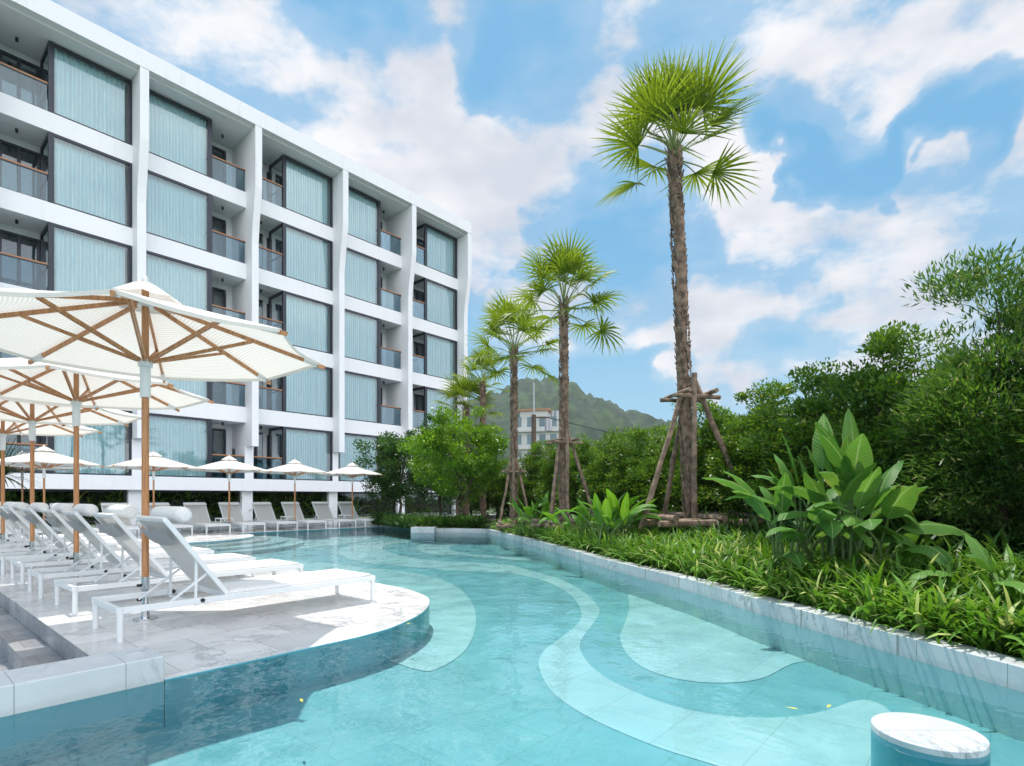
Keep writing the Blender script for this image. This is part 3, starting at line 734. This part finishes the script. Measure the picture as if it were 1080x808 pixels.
def trunk_mesh(name, seed, h, r0, clumps, m, nb=14, fork=.35):
    r = random.Random(seed); b = MB()
    pts = [(0,0,-.1)]
    for i in range(1,6): pts.append((r.uniform(-.04,.04)*i, r.uniform(-.04,.04)*i, h*i/5))
    b.tube(pts, [r0*(1-.13*i) for i in range(6)], 8)
    for c in r.sample(clumps, min(nb,len(clumps))):
        z0 = r.uniform(fork,.9)*h; z0 = min(z0, max(.2,c[2]-.1)); b.tube([(0,0,z0),(c[0]*.45,c[1]*.45,z0+(c[2]-z0)*.6),c], [r0*.42,r0*.28,r0*.1], 5)
    return b.mesh(name, m, True)
def tree(name, cmesh, tmesh, loc, rz, sc, label, cat, group=None):
    o = empty(name, loc, rz, label=label, cat=cat, group=group); o.scale = sc if isinstance(sc,tuple) else (sc,sc,sc)
    link('trunk', tmesh, o); link('crown', cmesh, o); return o
# hedge trees
HV = []
for k in range(3):
    cl = clump_pts(10+k, 130, .85, .85, 1.35, 1.55, .35, .3, .3)
    cl += [(x*.5+random.Random(k*50+j).uniform(-.25,.25), y*.5, 2.75+.35*random.Random(j+k*9).random()) for j,(x,y,z) in enumerate(cl[:7])]
    HV.append((crown_mesh('crown', k+1, cl, M['hedge'], 170, .08, .036, .27), trunk_mesh('trunk', k, 2.2, .06, cl, M['bark'])))
NV = []
for k in range(2):
    cl = clump_pts(30+k, 130, .95, .95, 1.45, 1.65, .35, .25, .35)
    cl += [(random.Random(k*5+j).uniform(-.5,.5), random.Random(k*5+j+99).uniform(-.5,.5), 3.0+.3*random.Random(j).random()) for j in range(8)]
    NV.append((crown_mesh('crown', k+21, cl, M['narrow'], 300, .10, .020, .30, .5, 1.0), trunk_mesh('trunk', k+5, 2.4, .06, cl, M['bark'])))
hl = []
rr = random.Random(4)
line = [(5.9,2.9),(5.5,4.4),(5.05,5.7),(4.75,7.0),(4.5,8.2),(4.25,9.5),(3.95,10.8),(3.55,12.2),(3.15,13.6),(2.7,15.1),(2.2,16.7),(1.6,18.3),(.9,20)]
where = ['out of the right edge of the photo','at the right edge of the photo','right of the large broad-leaved clump','directly behind the tallest broad leaves','behind the left side of the large broad-leaved clump','between the tall palm stand and the broad-leaved clump','just right of the tall palm support stand','directly behind the tall palm support stand','just left of the tall palm support stand','behind the clump of bright leaves between the two palm stands','just right of the second tallest palm','behind the second tallest palm','behind the third palm']
hs = [.86,.80,.88,.88,.80,.80,.78,.78,.80,.82,.84,.86,.9]
for i, (x, y) in enumerate(line):
    V_ = NV[i%2] if i in (0,1,2) else HV[i%3]
    kind = 'narrow-leaved dark green hedge tree ' if i in (0,1,2) else 'small-leaved green hedge tree '
    tree('hedge_tree', V_[0], V_[1], (x, y, .38 if y < 11 else .15), rr.uniform(0,6.28), (1.05, 1.05, hs[i]), kind+where[i], 'tree', 'trees of the tall hedge right of the pool')
    # second row
    if i > 0:
        V2 = HV[(i+1)%3]
        tree('hedge_tree', V2[0], V2[1], (x+1.25+rr.uniform(-.2,.2), y+.7, .15), rr.uniform(0,6.28), (1.15,1.15,hs[i]*(.92 if i < 4 else 1.06 if i < 8 else 1.0)*rr.uniform(.95,1.05)), 'taller back-row hedge tree '+where[i], 'tree', 'trees of the tall hedge right of the pool')
# bright round tree
cl = clump_pts(60, 120, 1.55, 1.5, 1.35, 2.35, .4, 0, .22)
me1 = crown_mesh('crown', 60, cl, M['bright'], 170, .10, .06, .36, .1)
tr1 = trunk_mesh('trunk', 60, 2.0, .08, cl, M['bark'], 20)
tree('round_tree', me1, tr1, (-1.7, 17.7, .05), .4, 1.0, 'bright green round-crowned tree at the far end of the pool', 'tree')
cl = clump_pts(61, 105, 1.25, 1.25, 1.35, 2.1, .4, .1, .35)
me2 = crown_mesh('crown', 61, cl, M['darkleaf'], 150, .10, .055, .33, .1); tr2 = trunk_mesh('trunk', 61, 1.8, .07, cl, M['bark'], 18)
tree('dark_tree', me2, tr2, (-4.2, 20.8, .05), 1.4, 1.02, 'dark green tree in the shade of the hotel beside the last lounger', 'tree')
tree('dark_tree', me2, tr2, (-2.9, 22.6, .05), 3.9, (1.0,1.0,1.25), 'taller thin dark tree behind the dark tree, against the hotel corner', 'tree')
# trees behind, closing the gap between hotel and hedge
for i, (x,y,s_) in enumerate([(-.6,22.5,1.0),(1.2,23.5,1.05),(2.9,22.5,1.1),(-1.9,26,1.0),(.2,27,1.0)]):
    V_ = HV[i%3]; tree('hedge_tree', V_[0], V_[1], (x,y,.05), i*1.3, (1.3,1.3,.78*s_), ['low shrub tree in shade under the bright round tree','low shrub tree right of the third palm trunk','low shrub tree left of the second palm trunk','low shrub tree behind the bright round tree on its left','low shrub tree behind the third palm'][i], 'tree', 'shrubby trees beyond the far end of the pool')

# fan palms
def frond_mesh(seed, Lp=.62, Lb=.62, nseg=30, spread=300, stiff=1.0, wk=1.0):
    r = random.Random(seed); V = []; F = []
    def quadstrip(pl, wd, side):
        o = len(V)
        for i, p in enumerate(pl):
            w_ = wd[i]; V.append(p - side*w_); V.append(p + side*w_)
        for i in range(len(pl)-1): F.append((o+2*i, o+2*i+1, o+2*i+3, o+2*i+2))
    # stalk along +x, arching
    st = [Vector((Lp*t, 0, .10*math.sin(t*1.6))) for t in [i/5 for i in range(6)]]
    b = MB(); b.tube(st, [.014,.012,.011,.010,.009,.008], 5)
    hub = st[-1]
    for i in range(nseg):
        a = R(-spread/2+spread*i/(nseg-1)); ll = Lb*(.72+.28*math.cos(a/2))*r.uniform(.93,1.05)
        d = Vector((math.cos(a), math.sin(a), .12+.10*(i%2)-.0)).normalized(); side = Vector((-math.sin(a), math.cos(a), .35*(1 if i%2 else -1))).normalized()
        pts = []; wd = []
        for k in range(6):
            t = k/5; droop = -.22*stiff*ll*max(0,t-.35)**1.7*r.uniform(.7,1.6) - .10*t*t*ll*abs(math.sin(a))
            pts.append(hub + d*ll*t + Vector((0,0,droop)) + Vector((math.cos(a),math.sin(a),0))*0 + Vector((0,0,.10*ll*math.cos(a)*t*(1-t))))
            wd.append((.004,.014,.019,.016,.009,.0015)[k]*wk)
        quadstrip(pts, wd, side)
    me = npmesh('frond', [tuple(v) for v in V], F, M['palm_leaf'])
    st_me = b.mesh('stalk', M['palm_stalk'], True)
    return me, st_me
FR = [frond_mesh(s, .78, .62, 24, 230, 1.9) for s in range(4)]
FRT = [frond_mesh(s, .62, .76, 27, 175, .3, .85) for s in range(4)]
def palm_trunk(seed, h, r0, r1, boots=1.0):
    r = random.Random(seed); b = MB(); n = 26
    b.tube([(0.02*math.sin(i*.4), .02*math.cos(i*.5), -.3+(h+.3)*i/n) for i in range(n+1)], [r0+(r1-r0)*i/n + r.uniform(-.006,.006) for i in range(n+1)], 12, jitter=.06, rnd=r)
    z = .0; k = 0
    while z < h+.05:
        rad = r0+(r1-r0)*z/h
        for q in range(5):
            a = k*2.4+q*1.2566+r.uniform(-.2,.2); c, s = math.cos(a), math.sin(a); le = r.uniform(.07,.14)*(1 if z < h-.4 else 1.5); wq = r.uniform(.025,.05); outw = r.uniform(.012,.04)*boots*(1 if z < h-.5 else 1.8)
            p = Vector((c*rad*.93, s*rad*.93, z)); t_ = Vector((-s,c,0)); e = Vector((c*(rad+outw), s*(rad+outw), z+le))
            b.add([p-t_*wq, p+t_*wq, e+t_*wq*.5, e-t_*wq*.5, p-t_*wq*.8+Vector((c,s,0))*.016, p+t_*wq*.8+Vector((c,s,0))*.016, e+t_*wq*.4+Vector((c,s,0))*.012, e-t_*wq*.4+Vector((c,s,0))*.012],
                  [(0,1,2,3),(7,6,5,4),(0,4,5,1),(1,5,6,2),(2,6,7,3),(3,7,4,0)])
        z += r.uniform(.045,.07); k += 1
    return b
def palm(loc, h, r0, r1, nf, sc, seed, label, tiltlo=-50, tilthi=80, FRS=None, dry=0):
    FRS = FRS or FR
    r = random.Random(seed); root = empty('fan_palm', loc, 0, label=label, cat='palm', group='fan palms on the right side of the pool')
    palm_trunk(seed, h, r0, r1).build('trunk', M['palm_bark'], root)
    for i in range(nf):
        u = (i+.5)/nf; el = R(tiltlo+(tilthi-tiltlo)*(u**(.55 if FRS is FRT else .8))); az = i*2.39996+r.uniform(-.25,.25)
        me, st = FRS[i%4]; s_ = sc*r.uniform(.88,1.1)
        hh = h-.12+.2*u
        fo = link('frond', me, root, (0,0,hh), (r.uniform(-.5,.5)+math.pi*0, -el, az), s_)
        link('stalk', st, fo)
    for k in range(dry):
        me = FRS[k%4][0].copy(); me.materials.clear(); me.materials.append(M['dry_leaf'])
        fo = link('dry_frond', me, root, (0,0,h-.22), (.3*k, R(62+8*k), 1.0+k*2.2), sc*.85); link('stalk', FRS[k%4][1], fo)
    return root
palm((3.04, 9.4, .38), 6.5, .104, .09, 30, 1.1, 3, 'tallest fan palm with a thick husky trunk and lashed log props', -48, 88, FRT).rotation_euler = (0, R(-2.6), 0)
palm((1.12, 12.0, .2), 4.95, .082, .07, 26, 1.04, 8, 'second tallest fan palm, standing alone against the clouds', -40, 80)
palm((.05, 14.4, .1), 4.7, .08, .068, 24, 1.08, 12, 'third fan palm, slimmer, between the bright tree and the second palm', -42, 78)
palm((-1.05, 20, .1), 5.05, .095, .08, 20, 1.0, 15, 'short fan palm rising behind the bright round tree', -20, 80)
palm((-1.75, 21, .1), 4.2, .11, .09, 20, 1.1, 19, 'low fan palm near the hotel corner behind the bright round tree', -10, 75)

# log support stands
def stand(loc, hb, rad, rz, label, seed, legs, sc=1.0):
    r = random.Random(seed); root = empty('palm_support', loc, rz, label=label, cat='tree support', group='log support stands round the palm trunks')
    for a, rb in legs:
        c, s = math.cos(a), math.sin(a); p = MB()
        p0 = Vector((c*rb, s*rb, -.05)); p1 = Vector((c*.19*sc, s*.19*sc, hb+.02)); p2 = p0+(p1-p0)*1.16
        if rb < .3: p2 = Vector((c*rb, s*rb, hb+.38))
        n = 9; p.tube([p0.lerp(p2, i/n)+Vector((r.uniform(-.008,.008),r.uniform(-.008,.008),0)) for i in range(n+1)], [.046*sc*r.uniform(.88,1.1) for _ in range(n+1)], 9, jitter=.08, rnd=r)
        p.build('prop_pole', M['log'], root, smooth=True)
    def logm(a, b_, rd, nm='crossbar'):
        q = MB(); n = 6; a = Vector(a); b_ = Vector(b_); q.tube([a.lerp(b_, i/n)+Vector((0,0,r.uniform(-.006,.006))) for i in range(n+1)], [rd*r.uniform(.9,1.1) for _ in range(n+1)], 9, jitter=.07, rnd=r); q.build(nm, M['log'], root, smooth=True)
    e = .42*sc
    for k, z in ((-1,hb),(1,hb)): logm((-e,k*.24*sc,z),(e,k*.24*sc+r.uniform(-.03,.03),z+r.uniform(-.03,.03)), .036*sc)
    for k, z in ((-1,hb+.07*sc),(1,hb+.07*sc)): logm((k*.24*sc,-e,z),(k*.24*sc,e,z), .034*sc)
    E = rad
    for k in (-.85,-.35,.35,.85): logm((-E,k*rad,.06),(E,k*rad+r.uniform(-.06,.06),.07), .055*sc, 'base_log')
    for k in (-.8,0,.8): logm((k*rad,-E,.15),(k*rad+r.uniform(-.05,.05),E,.16), .05*sc, 'base_log')
stand((3.02,9.4,.56), 2.14, 1.0, R(12), 'large log stand lashed round the tallest palm', 1, [(R(190),1.0),(R(345),1.1),(R(95),.85),(R(255),.24)])
stand((1.12,12.0,.36), 1.85, .55, R(25), 'log stand round the second tallest palm', 2, [(R(200),.5),(R(330),.75),(R(90),.6),(R(262),.2)], .8)
stand((.05,14.4,.24), 1.45, .45, R(5), 'log stand round the third palm at the end of the coping', 3, [(R(205),.45),(R(335),.5),(R(90),.45),(R(262),.18)], .75)

# broad-leaved plants
def blade(V, F, p0, az, el0, L_, W_, curl, rnd, nseg=9, tipcurl=0):
    """long oval leaf blade: 3 columns with a folded midrib"""
    p = Vector(p0); d_az = Vector((math.cos(az), math.sin(az), 0)); side = Vector((-math.sin(az), math.cos(az), 0)); o = len(V); el = el0
    roll = rnd.uniform(-.5,.5)
    for i in range(nseg+1):
        t = i/nseg; w_ = W_*.5*(math.sin(math.pi*min(1,t**.8*.97+.02))**.75); up = Vector((0,0,1))
        d = d_az*math.cos(el)+up*math.sin(el); nrm = d.cross(side).normalized()*-1
        sd = (side*math.cos(roll)+nrm*math.sin(roll)); wav = .04*W_*math.sin(i*2.1+az*5)
        lift = nrm*(w_*.30)
        V.extend([p-sd*w_+lift+nrm*wav, p-sd*w_*.5+lift*.35, p.copy(), p+sd*w_*.5+lift*.35, p+sd*w_+lift-nrm*wav])
        p = p+d*(L_/nseg); el -= curl/nseg*(1+t*.8)
    for i in range(nseg):
        for j in range(4): F.append((o+i*5+j, o+i*5+j+1, o+i*5+5+j+1, o+i*5+5+j))
def broad_plant(name, loc, specs, seed, mleaf, label, cat, rad=.18, group=None):
    rnd = random.Random(seed); root = empty(name, loc, 0, label=label, cat=cat, group=group); V, F = [], []; b = MB()
    UVW = []
    for az, stem_h, lean, el, L_, W_, curl in specs:
        L_ *= 1.12; W_ *= 1.02; lean *= .72
        bx, by = rnd.uniform(-rad,rad), rnd.uniform(-rad,rad)
        top = Vector((bx+math.cos(az)*lean, by+math.sin(az)*lean, stem_h))
        mid = Vector((bx+math.cos(az)*lean*.35, by+math.sin(az)*lean*.35, stem_h*.6))
        b.tube([(bx,by,-.05), mid, top], [.016,.012,.007], 6)
        blade(V, F, top, az, el, L_, W_, curl, rnd)
        UVW += [(u, i/9, 0) for i in range(10) for u in (-1,-.5,0,.5,1)]
    me = npmesh('foliage', [tuple(v) for v in V], F, mleaf, True); at = me.attributes.new('leafuv', 'FLOAT_VECTOR', 'POINT'); at.data.foreach_set('vector', np.array(UVW,'f4').ravel())
    link('foliage', me, root); b.build('stems', M['stem'], root, smooth=True); return root
rnd = random.Random(5)
# big clump: px 760-990, y 450-610
sp = []
def S(azd, h, lean, eld, L_, W_, curl): sp.append((R(azd), h, lean, R(eld), L_, W_, curl))
S(80,.95,.12,84,.62,.24,.25); S(60,1.0,.2,78,.55,.2,.3); S(200,.85,.2,62,.55,.22,.5); S(170,.95,.1,74,.5,.2,.4); S(250,.80,.12,70,.52,.24,.5); S(215,.7,.3,50,.6,.22,.9)
S(270,.55,.15,55,.5,.26,.8); S(290,.65,.15,66,.46,.26,.6); S(320,.55,.25,30,.5,.24,1.3); S(350,.45,.45,15,.52,.24,.7); S(10,.6,.3,25,.5,.22,1.6); S(185,.65,.55,38,.6,.18,.8)
S(190,.55,.6,20,.5,.2,.9); S(230,.45,.4,40,.5,.22,1.2); S(300,.4,.3,30,.45,.22,1.3); S(150,.7,.3,55,.5,.2,.9); S(110,.8,.1,80,.55,.22,.3); S(30,.75,.2,60,.5,.2,.7); S(265,.35,.35,35,.42,.2,1.4); S(240,.75,.05,80,.5,.2,.3)
sp += [(s[0]+rnd.uniform(.4,1.1), s[1]*rnd.uniform(.6,.95), s[2]+rnd.uniform(0,.15), s[3]*rnd.uniform(.7,1.05), s[4]*rnd.uniform(.8,1), s[5], s[6]*1.2) for s in sp]
broad_plant('broad_leaf_plant', (3.15,5.15,.3), sp, 2, M['canna'], 'large clump of tall grey-green paddle leaves, the biggest plant in the bed', 'plant', .22)
sp = []
S(185,.75,.45,42,.55,.19,.7); S(200,.55,.3,60,.5,.18,.9); S(170,.9,.05,82,.5,.17,.3); S(250,.6,.15,70,.45,.17,.5); S(300,.55,.2,55,.45,.18,1.2); S(20,.7,.1,70,.45,.16,.8); S(220,.35,.3,40,.45,.17,1.2); S(340,.5,.25,45,.4,.16,1.3); S(190,.7,.6,30,.5,.18,.8);S(100,.8,.1,72,.5,.17,.6)
sp += [(s[0]+rnd.uniform(.4,1.3), s[1]*rnd.uniform(.5,.95), s[2]+rnd.uniform(0,.15), s[3]*rnd.uniform(.7,1.05), s[4]*rnd.uniform(.8,1), s[5], s[6]*1.2) for s in sp]
broad_plant('broad_leaf_plant', (2.78,5.5,.25), sp, 4, M['canna'], 'lower clump of paddle leaves leaning left, just left of the biggest clump', 'plant', .2)
sp = []
S(170,.3,.3,30,.42,.26,1.2); S(250,.3,.3,28,.42,.28,1.0); S(330,.25,.3,25,.36,.24,1.0); S(200,.38,.15,55,.35,.2,1.0); S(290,.22,.25,25,.36,.24,1.1); S(100,.4,.1,70,.35,.16,.6)
broad_plant('oval_leaf_plant', (3.38,3.95,.2), [(q[0],q[1]*.8,q[2]*.9,q[3],q[4]*.78,q[5]*.8,q[6]) for q in sp], 6, M['canna'], 'low plant with wide veined oval leaves near the right photo edge', 'plant', .1)
def fan(seed, n, h, L_, W_):
    r = random.Random(seed); out = []
    for i in range(n):
        az = r.uniform(0,6.283); q = r.random(); out.append((az, h*r.uniform(.4,1.0), .12+.25*q, R(80-45*q+r.uniform(-6,6)), L_*r.uniform(.75,1.1), W_*r.uniform(.8,1.15), .4+1.1*q))
    return out
for i, (px, Y, n, h, L_, z, lb) in enumerate([(645,9.2,26,.5,.62,.28,'bright green clump of long pointed leaves between the two largest palm stands'),(560,13.3,22,.5,.62,.12,'bright green long-leaved clump between the second and third palms'),
        (612,10.8,14,.4,.5,.2,'small bright long-leaved clump right below the second palm stand')]):
    broad_plant('long_leaf_plant', ((px-540)/FPX*Y, Y, z), fan(20+i, n, h, L_, .15), 30+i, M['canna_bright'], lb, 'plant', .3, 'bright long-leaved plants in the bed')

# strap-leaved ground cover along the coping
def strap_cover(name, spots, seed, scale=1.0, m='strap_leaf'):
    r = np.random.default_rng(seed); S_ = np.array(spots, float); per = 15; n = len(S_)*per; nseg = 5
    base = np.repeat(S_, per, 0)+np.c_[r.normal(0,.035,(n,2)), np.zeros(n)]
    az = r.uniform(0,2*np.pi,n); L_ = r.uniform(.24,.52,n)*scale; el = r.uniform(.75,1.45,n); curl = r.uniform(.9,2.5,n)*(1.5-el*.6); wd = r.uniform(.010,.021,n)*scale
    V = np.zeros((n,nseg+1,2,3)); p = base.copy(); e = el.copy()
    sd = np.c_[-np.sin(az), np.cos(az), np.zeros(n)]; tw = r.uniform(-.4,.4,n); sd[:,2] = tw
    for k in range(nseg+1):
        t = k/nseg; w_ = (wd*(.65+.9*t-1.5*t**3))[:,None]; w_ = np.maximum(w_, .001)
        V[:,k,0] = p-sd*w_; V[:,k,1] = p+sd*w_
        d = np.c_[np.cos(az)*np.cos(e), np.sin(az)*np.cos(e), np.sin(e)]; p = p+d*(L_/nseg)[:,None]; e = e-curl/nseg*(.6+t*1.2)
    idx = np.arange(n*(nseg+1)*2).reshape(n,nseg+1,2)
    F = np.concatenate([np.stack([idx[:,k,0],idx[:,k,1],idx[:,k+1,1],idx[:,k+1,0]],1) for k in range(nseg)])
    return link(name, npmesh(name, V.reshape(-1,3), F, M[m], True))
r = random.Random(9); spots = []
segs = []
for i in range(len(wlc)-1):
    if wlc[i+1].y > 1.5: segs.append((wlc[i], wlc[i+1], normal_at(i)))
tot = sum((b-a).length for a,b,_ in segs)
for a, b, n in segs:
    cnt = int((b-a).length*105)
    for _ in range(cnt):
        d = .24+(1.25 if a.y < 7.5 else .95)*r.random()**1.1; q = a.lerp(b, r.random())+n*d; spots.append((q.x,q.y,gz(q.x,q.y,d)-.01))
tag(strap_cover('ground_cover', spots, 3), 'light green strap-leaved ground cover spilling over the coping', 'ground cover', kind='stuff')
# a darker, looser under-storey below the hedge
spots = []
for a, b, n in segs:
    for _ in range(int((b-a).length*26)):
        d = 1.4+1.6*r.random(); q = a.lerp(b, r.random())+n*d; spots.append((q.x,q.y,gz(q.x,q.y,d)))
tag(strap_cover('undergrowth', spots, 5, 1.15, 'darkleaf'), 'dark leafy undergrowth below the hedge', 'ground cover', kind='stuff')
spots = []
for _ in range(900):
    t_ = r.random(); x = -.9-4.2*t_; y = 16.75+3.6*max(0,(t_-.45)/.55)+r.random()*1.4 if t_ > .45 else 16.6+r.random()*2
    spots.append((x, y, .05))
tag(strap_cover('ground_cover', spots, 7, 1.1, 'darkleaf'), 'shaded low plants round the far end of the pool', 'ground cover', kind='stuff')
r = random.Random(8); spots = []
for _ in range(160): spots.append((-1.0-1.7*r.random(), 16.75+.8*r.random(), .05))
tag(strap_cover('ground_cover', spots, 8, 1.1), 'bright strap-leaved plants below the bright round tree', 'ground cover', kind='stuff')

# planting behind the basement glass
spots = []
r = random.Random(12)
for _ in range(1500):
    q = AB(2.5+21*r.random(), 25.2+.62+.8*r.random()); spots.append((q[0], q[1], r.choice((0,.0,.25,.5,.8))))
tag(strap_cover('basement_planting', spots, 12, 1.7, 'hedge'), 'dark planting behind the low glazing under the hotel', 'planting', kind='stuff')
# spiky plant on the left, small one by the hotel pier
def spiky(name, loc, n, L_, W_, h, seed, label):
    r = random.Random(seed); root = empty(name, loc, 0, label=label, cat='plant'); V, F = [], []
    for i in range(n):
        az = i*2.4; el = R(-15+95*(i/n)+r.uniform(-8,8)); o = len(V); p = Vector((0,0,h)); e = el; ll = L_*r.uniform(.8,1.1)
        s_ = Vector((-math.sin(az),math.cos(az),0))
        for k in range(7):
            t = k/6; w_ = W_*(1-t**1.6)*.5+.001; V.append(p-s_*w_); V.append(p+s_*w_)
            p = p+(Vector((math.cos(az),math.sin(az),0))*math.cos(e)+Vector((0,0,math.sin(e))))*ll/6; e -= .09
        for k in range(6): F.append((o+2*k,o+2*k+1,o+2*k+3,o+2*k+2))
    link('foliage', npmesh('foliage', [tuple(v) for v in V], F, M['darkleaf']), root)
    b = MB(); b.tube([(0,0,0),(0,0,h+.1)], [.09,.07], 8); b.build('trunk', M['bark'], root, smooth=True)
x, y = AB(2.3, 19.9); spiky('spiky_plant', (x,y,0), 110, 1.25, .05, 1.6, 1, 'large spiky-leaved plant behind the umbrellas at the left edge')
x, y = AB(5.6, 22.6); spiky('spiky_plant', (x,y,0), 22, .7, .07, .12, 2, 'small dark spiky plant in front of a hotel pier')
x, y = AB(14.5, 22.0); spiky('spiky_plant', (x,y,0), 26, .8, .08, .3, 3, 'small upright dark plant at the hotel base behind the rightmost small umbrella')

# ------------------------------------------------------------------ far background
def hillz(x):    # skyline as (px, py)
    pts = [(300,470),(430,452),(480,436),(510,424),(535,413),(560,405),(578,404),(600,412),(620,424),(645,436),(680,446),(740,462),(820,476),(1000,496),(1300,512)]
    for (a,ya),(b,yb) in zip(pts,pts[1:]):
        if a <= x <= b: return ya+(yb-ya)*(x-a)/(b-a)
    return 518
HD = 420
hv = []; nx, ny = 220, 60; r = np.random.default_rng(3)
for j in range(ny):
    for i in range(nx):
        X_ = -260+720*i/(nx-1); t = j/(ny-1); Yd = HD-170+340*t
        px = 540+FPX*X_/HD; H0 = (525-hillz(px))/FPX*HD
        prof = math.sin(math.pi*min(1,t))**.8
        n_ = ((r.random()-.5)*5+3*math.sin(X_*.23+1.3*math.sin(Yd*.1)))*(1 if H0 > 6 else .3)
        hv.append((X_, Yd, -1.3+H0*prof*(1+.10*math.sin(X_*.06+Yd*.05)*(1-prof)) + n_*min(1,prof*2)))
hf = [(j*nx+i, j*nx+i+1, (j+1)*nx+i+1, (j+1)*nx+i) for j in range(ny-1) for i in range(nx-1)]
tag(link('hill', npmesh('hill', hv, hf, M['hill'])), kind='structure')
# apartment block in the gap
FB = 95
ap = empty('apartment_building', ((566-540)/FPX*FB, FB, -1.3), R(-12), label='pale distant apartment block seen between the palms below the hill', cat='building')
w = MB(); w.box(-3.9,3.9,0,7,0,15.6)
for k in range(5): w.box(-4.15,4.15,-.5,.0,1.6+3.0*k,1.9+3.0*k)
w.box(-3.0,1.8,.5,6,15.6,17.3)
w.build('wall', M['grey_wall'], ap)
for k in range(5):
    for x in (-3.2,-1.1,1.0,2.9):
        b = MB(); b.box(x-.55,x+.55,-.03,.02,2.5+3.0*k,4.2+3.0*k); b.build('window', M['pale_glass'], ap)
b = MB(); b.box(-3.4,2.2,.2,6.3,17.3,17.6); b.build('roof', M['orange_roof'], ap)
for x in (2.5,3.2):
    b = MB(); b.tube([(x,2,15.6),(x,2,17.4)], .35, 10); b.build('water_tank', M['grey_metal'], ap)
UP = 38
up_ = empty('utility_pole', ((563-540)/FPX*UP, UP, -1.3), 0, label='brown utility pole with crossarm in front of the distant apartment block', cat='utility pole')
b = MB(); b.tube([(0,0,0),(0,0,8.0)], [.2,.16], 8); b.build('pole', M['bark'], up_)
b = MB(); b.tube([(0,0,8.0),(0,0,10.2)], [.06,.05], 8); b.build('mast', M['grey_metal'], up_)
b = MB(); b.bar((-.6,0,5.2),(1.2,0,5.5),.1,.12); b.bar((0,-.1,7.8),(1.1,-.1,7.8),.1,.1); b.build('crossarm', M['bark'], up_)
for x in (.9,1.1): 
    b = MB(); b.tube([(x,0,6.9),(x,0,7.7)], .16, 10); b.build('transformer', M['grey_metal'], up_)
b = MB(); b.tube([(1.0,0,7.8),(6,2,6.9),(12,4,6.5),(20,8,6.4)], .03, 5); b.build('wire', M['black'], up_)
# pale roof glimpsed through the hedge
hb_ = empty('house', (11.2, 14.5, -.5), R(-20), label='small house with a pale roof glimpsed through the hedge on the right', cat='house')
b = MB(); b.box(-2.5,2.5,-1.5,1.5,0,2.6); b.build('wall', M['grey_wall'], hb_)
b = MB(); b.add([(-2.8,-1.8,2.6),(2.8,-1.8,2.6),(2.8,1.8,2.6),(-2.8,1.8,2.6),(-2.0,0,3.5),(2.0,0,3.5)],[(0,1,5,4),(2,3,4,5),(1,2,5),(3,0,4),(3,2,1,0)]); b.build('roof', M['white_wall'], hb_)

# ------------------------------------------------------------------ haze over the whole place
hz = MB(); hz.box(-420, 560, -120, 720, -2.3, 82)
mm = bpy.data.materials.new('haze'); mm.use_nodes = True; t = mm.node_tree; t.nodes.clear(); o_ = N(t, 'ShaderNodeOutputMaterial'); pv = N(t, 'ShaderNodeVolumePrincipled')
pv.inputs['Color'].default_value = (.80,.88,1,1); pv.inputs['Density'].default_value = .00022; pv.inputs['Anisotropy'].default_value = .3; L(t, pv.outputs[0], o_.inputs['Volume'])
tag(hz.build('haze', mm), 'thin summer haze over the whole place', 'haze', kind='stuff')

# yellow leaves afloat on the pool
lm = simple('yellow_leaf', (.55,.50,.06), .6)
for i, (px, py) in enumerate([(433,622),(431,657),(835,746),(874,744),(318,738)]):
    x, y = G(px, py, 0); V, F = [], []
    b = MB(); b.add([(-.03,0,0),(-.01,.009,.002),(.03,0,.001),(-.01,-.009,.002)], [(0,3,2,1)])
    o = b.build('fallen_leaf', lm, loc=(x,y,-.004), rz=i*1.3); tag(o, 'small yellow fallen leaf floating '+['behind the round nose of the lounger deck','off the tip of the lounger deck','to the left of the round marble stool, farther of two','closest to the round marble stool','in the shaded water in front of the lounger deck'][i], 'leaf', 'yellow leaves floating on the pool')
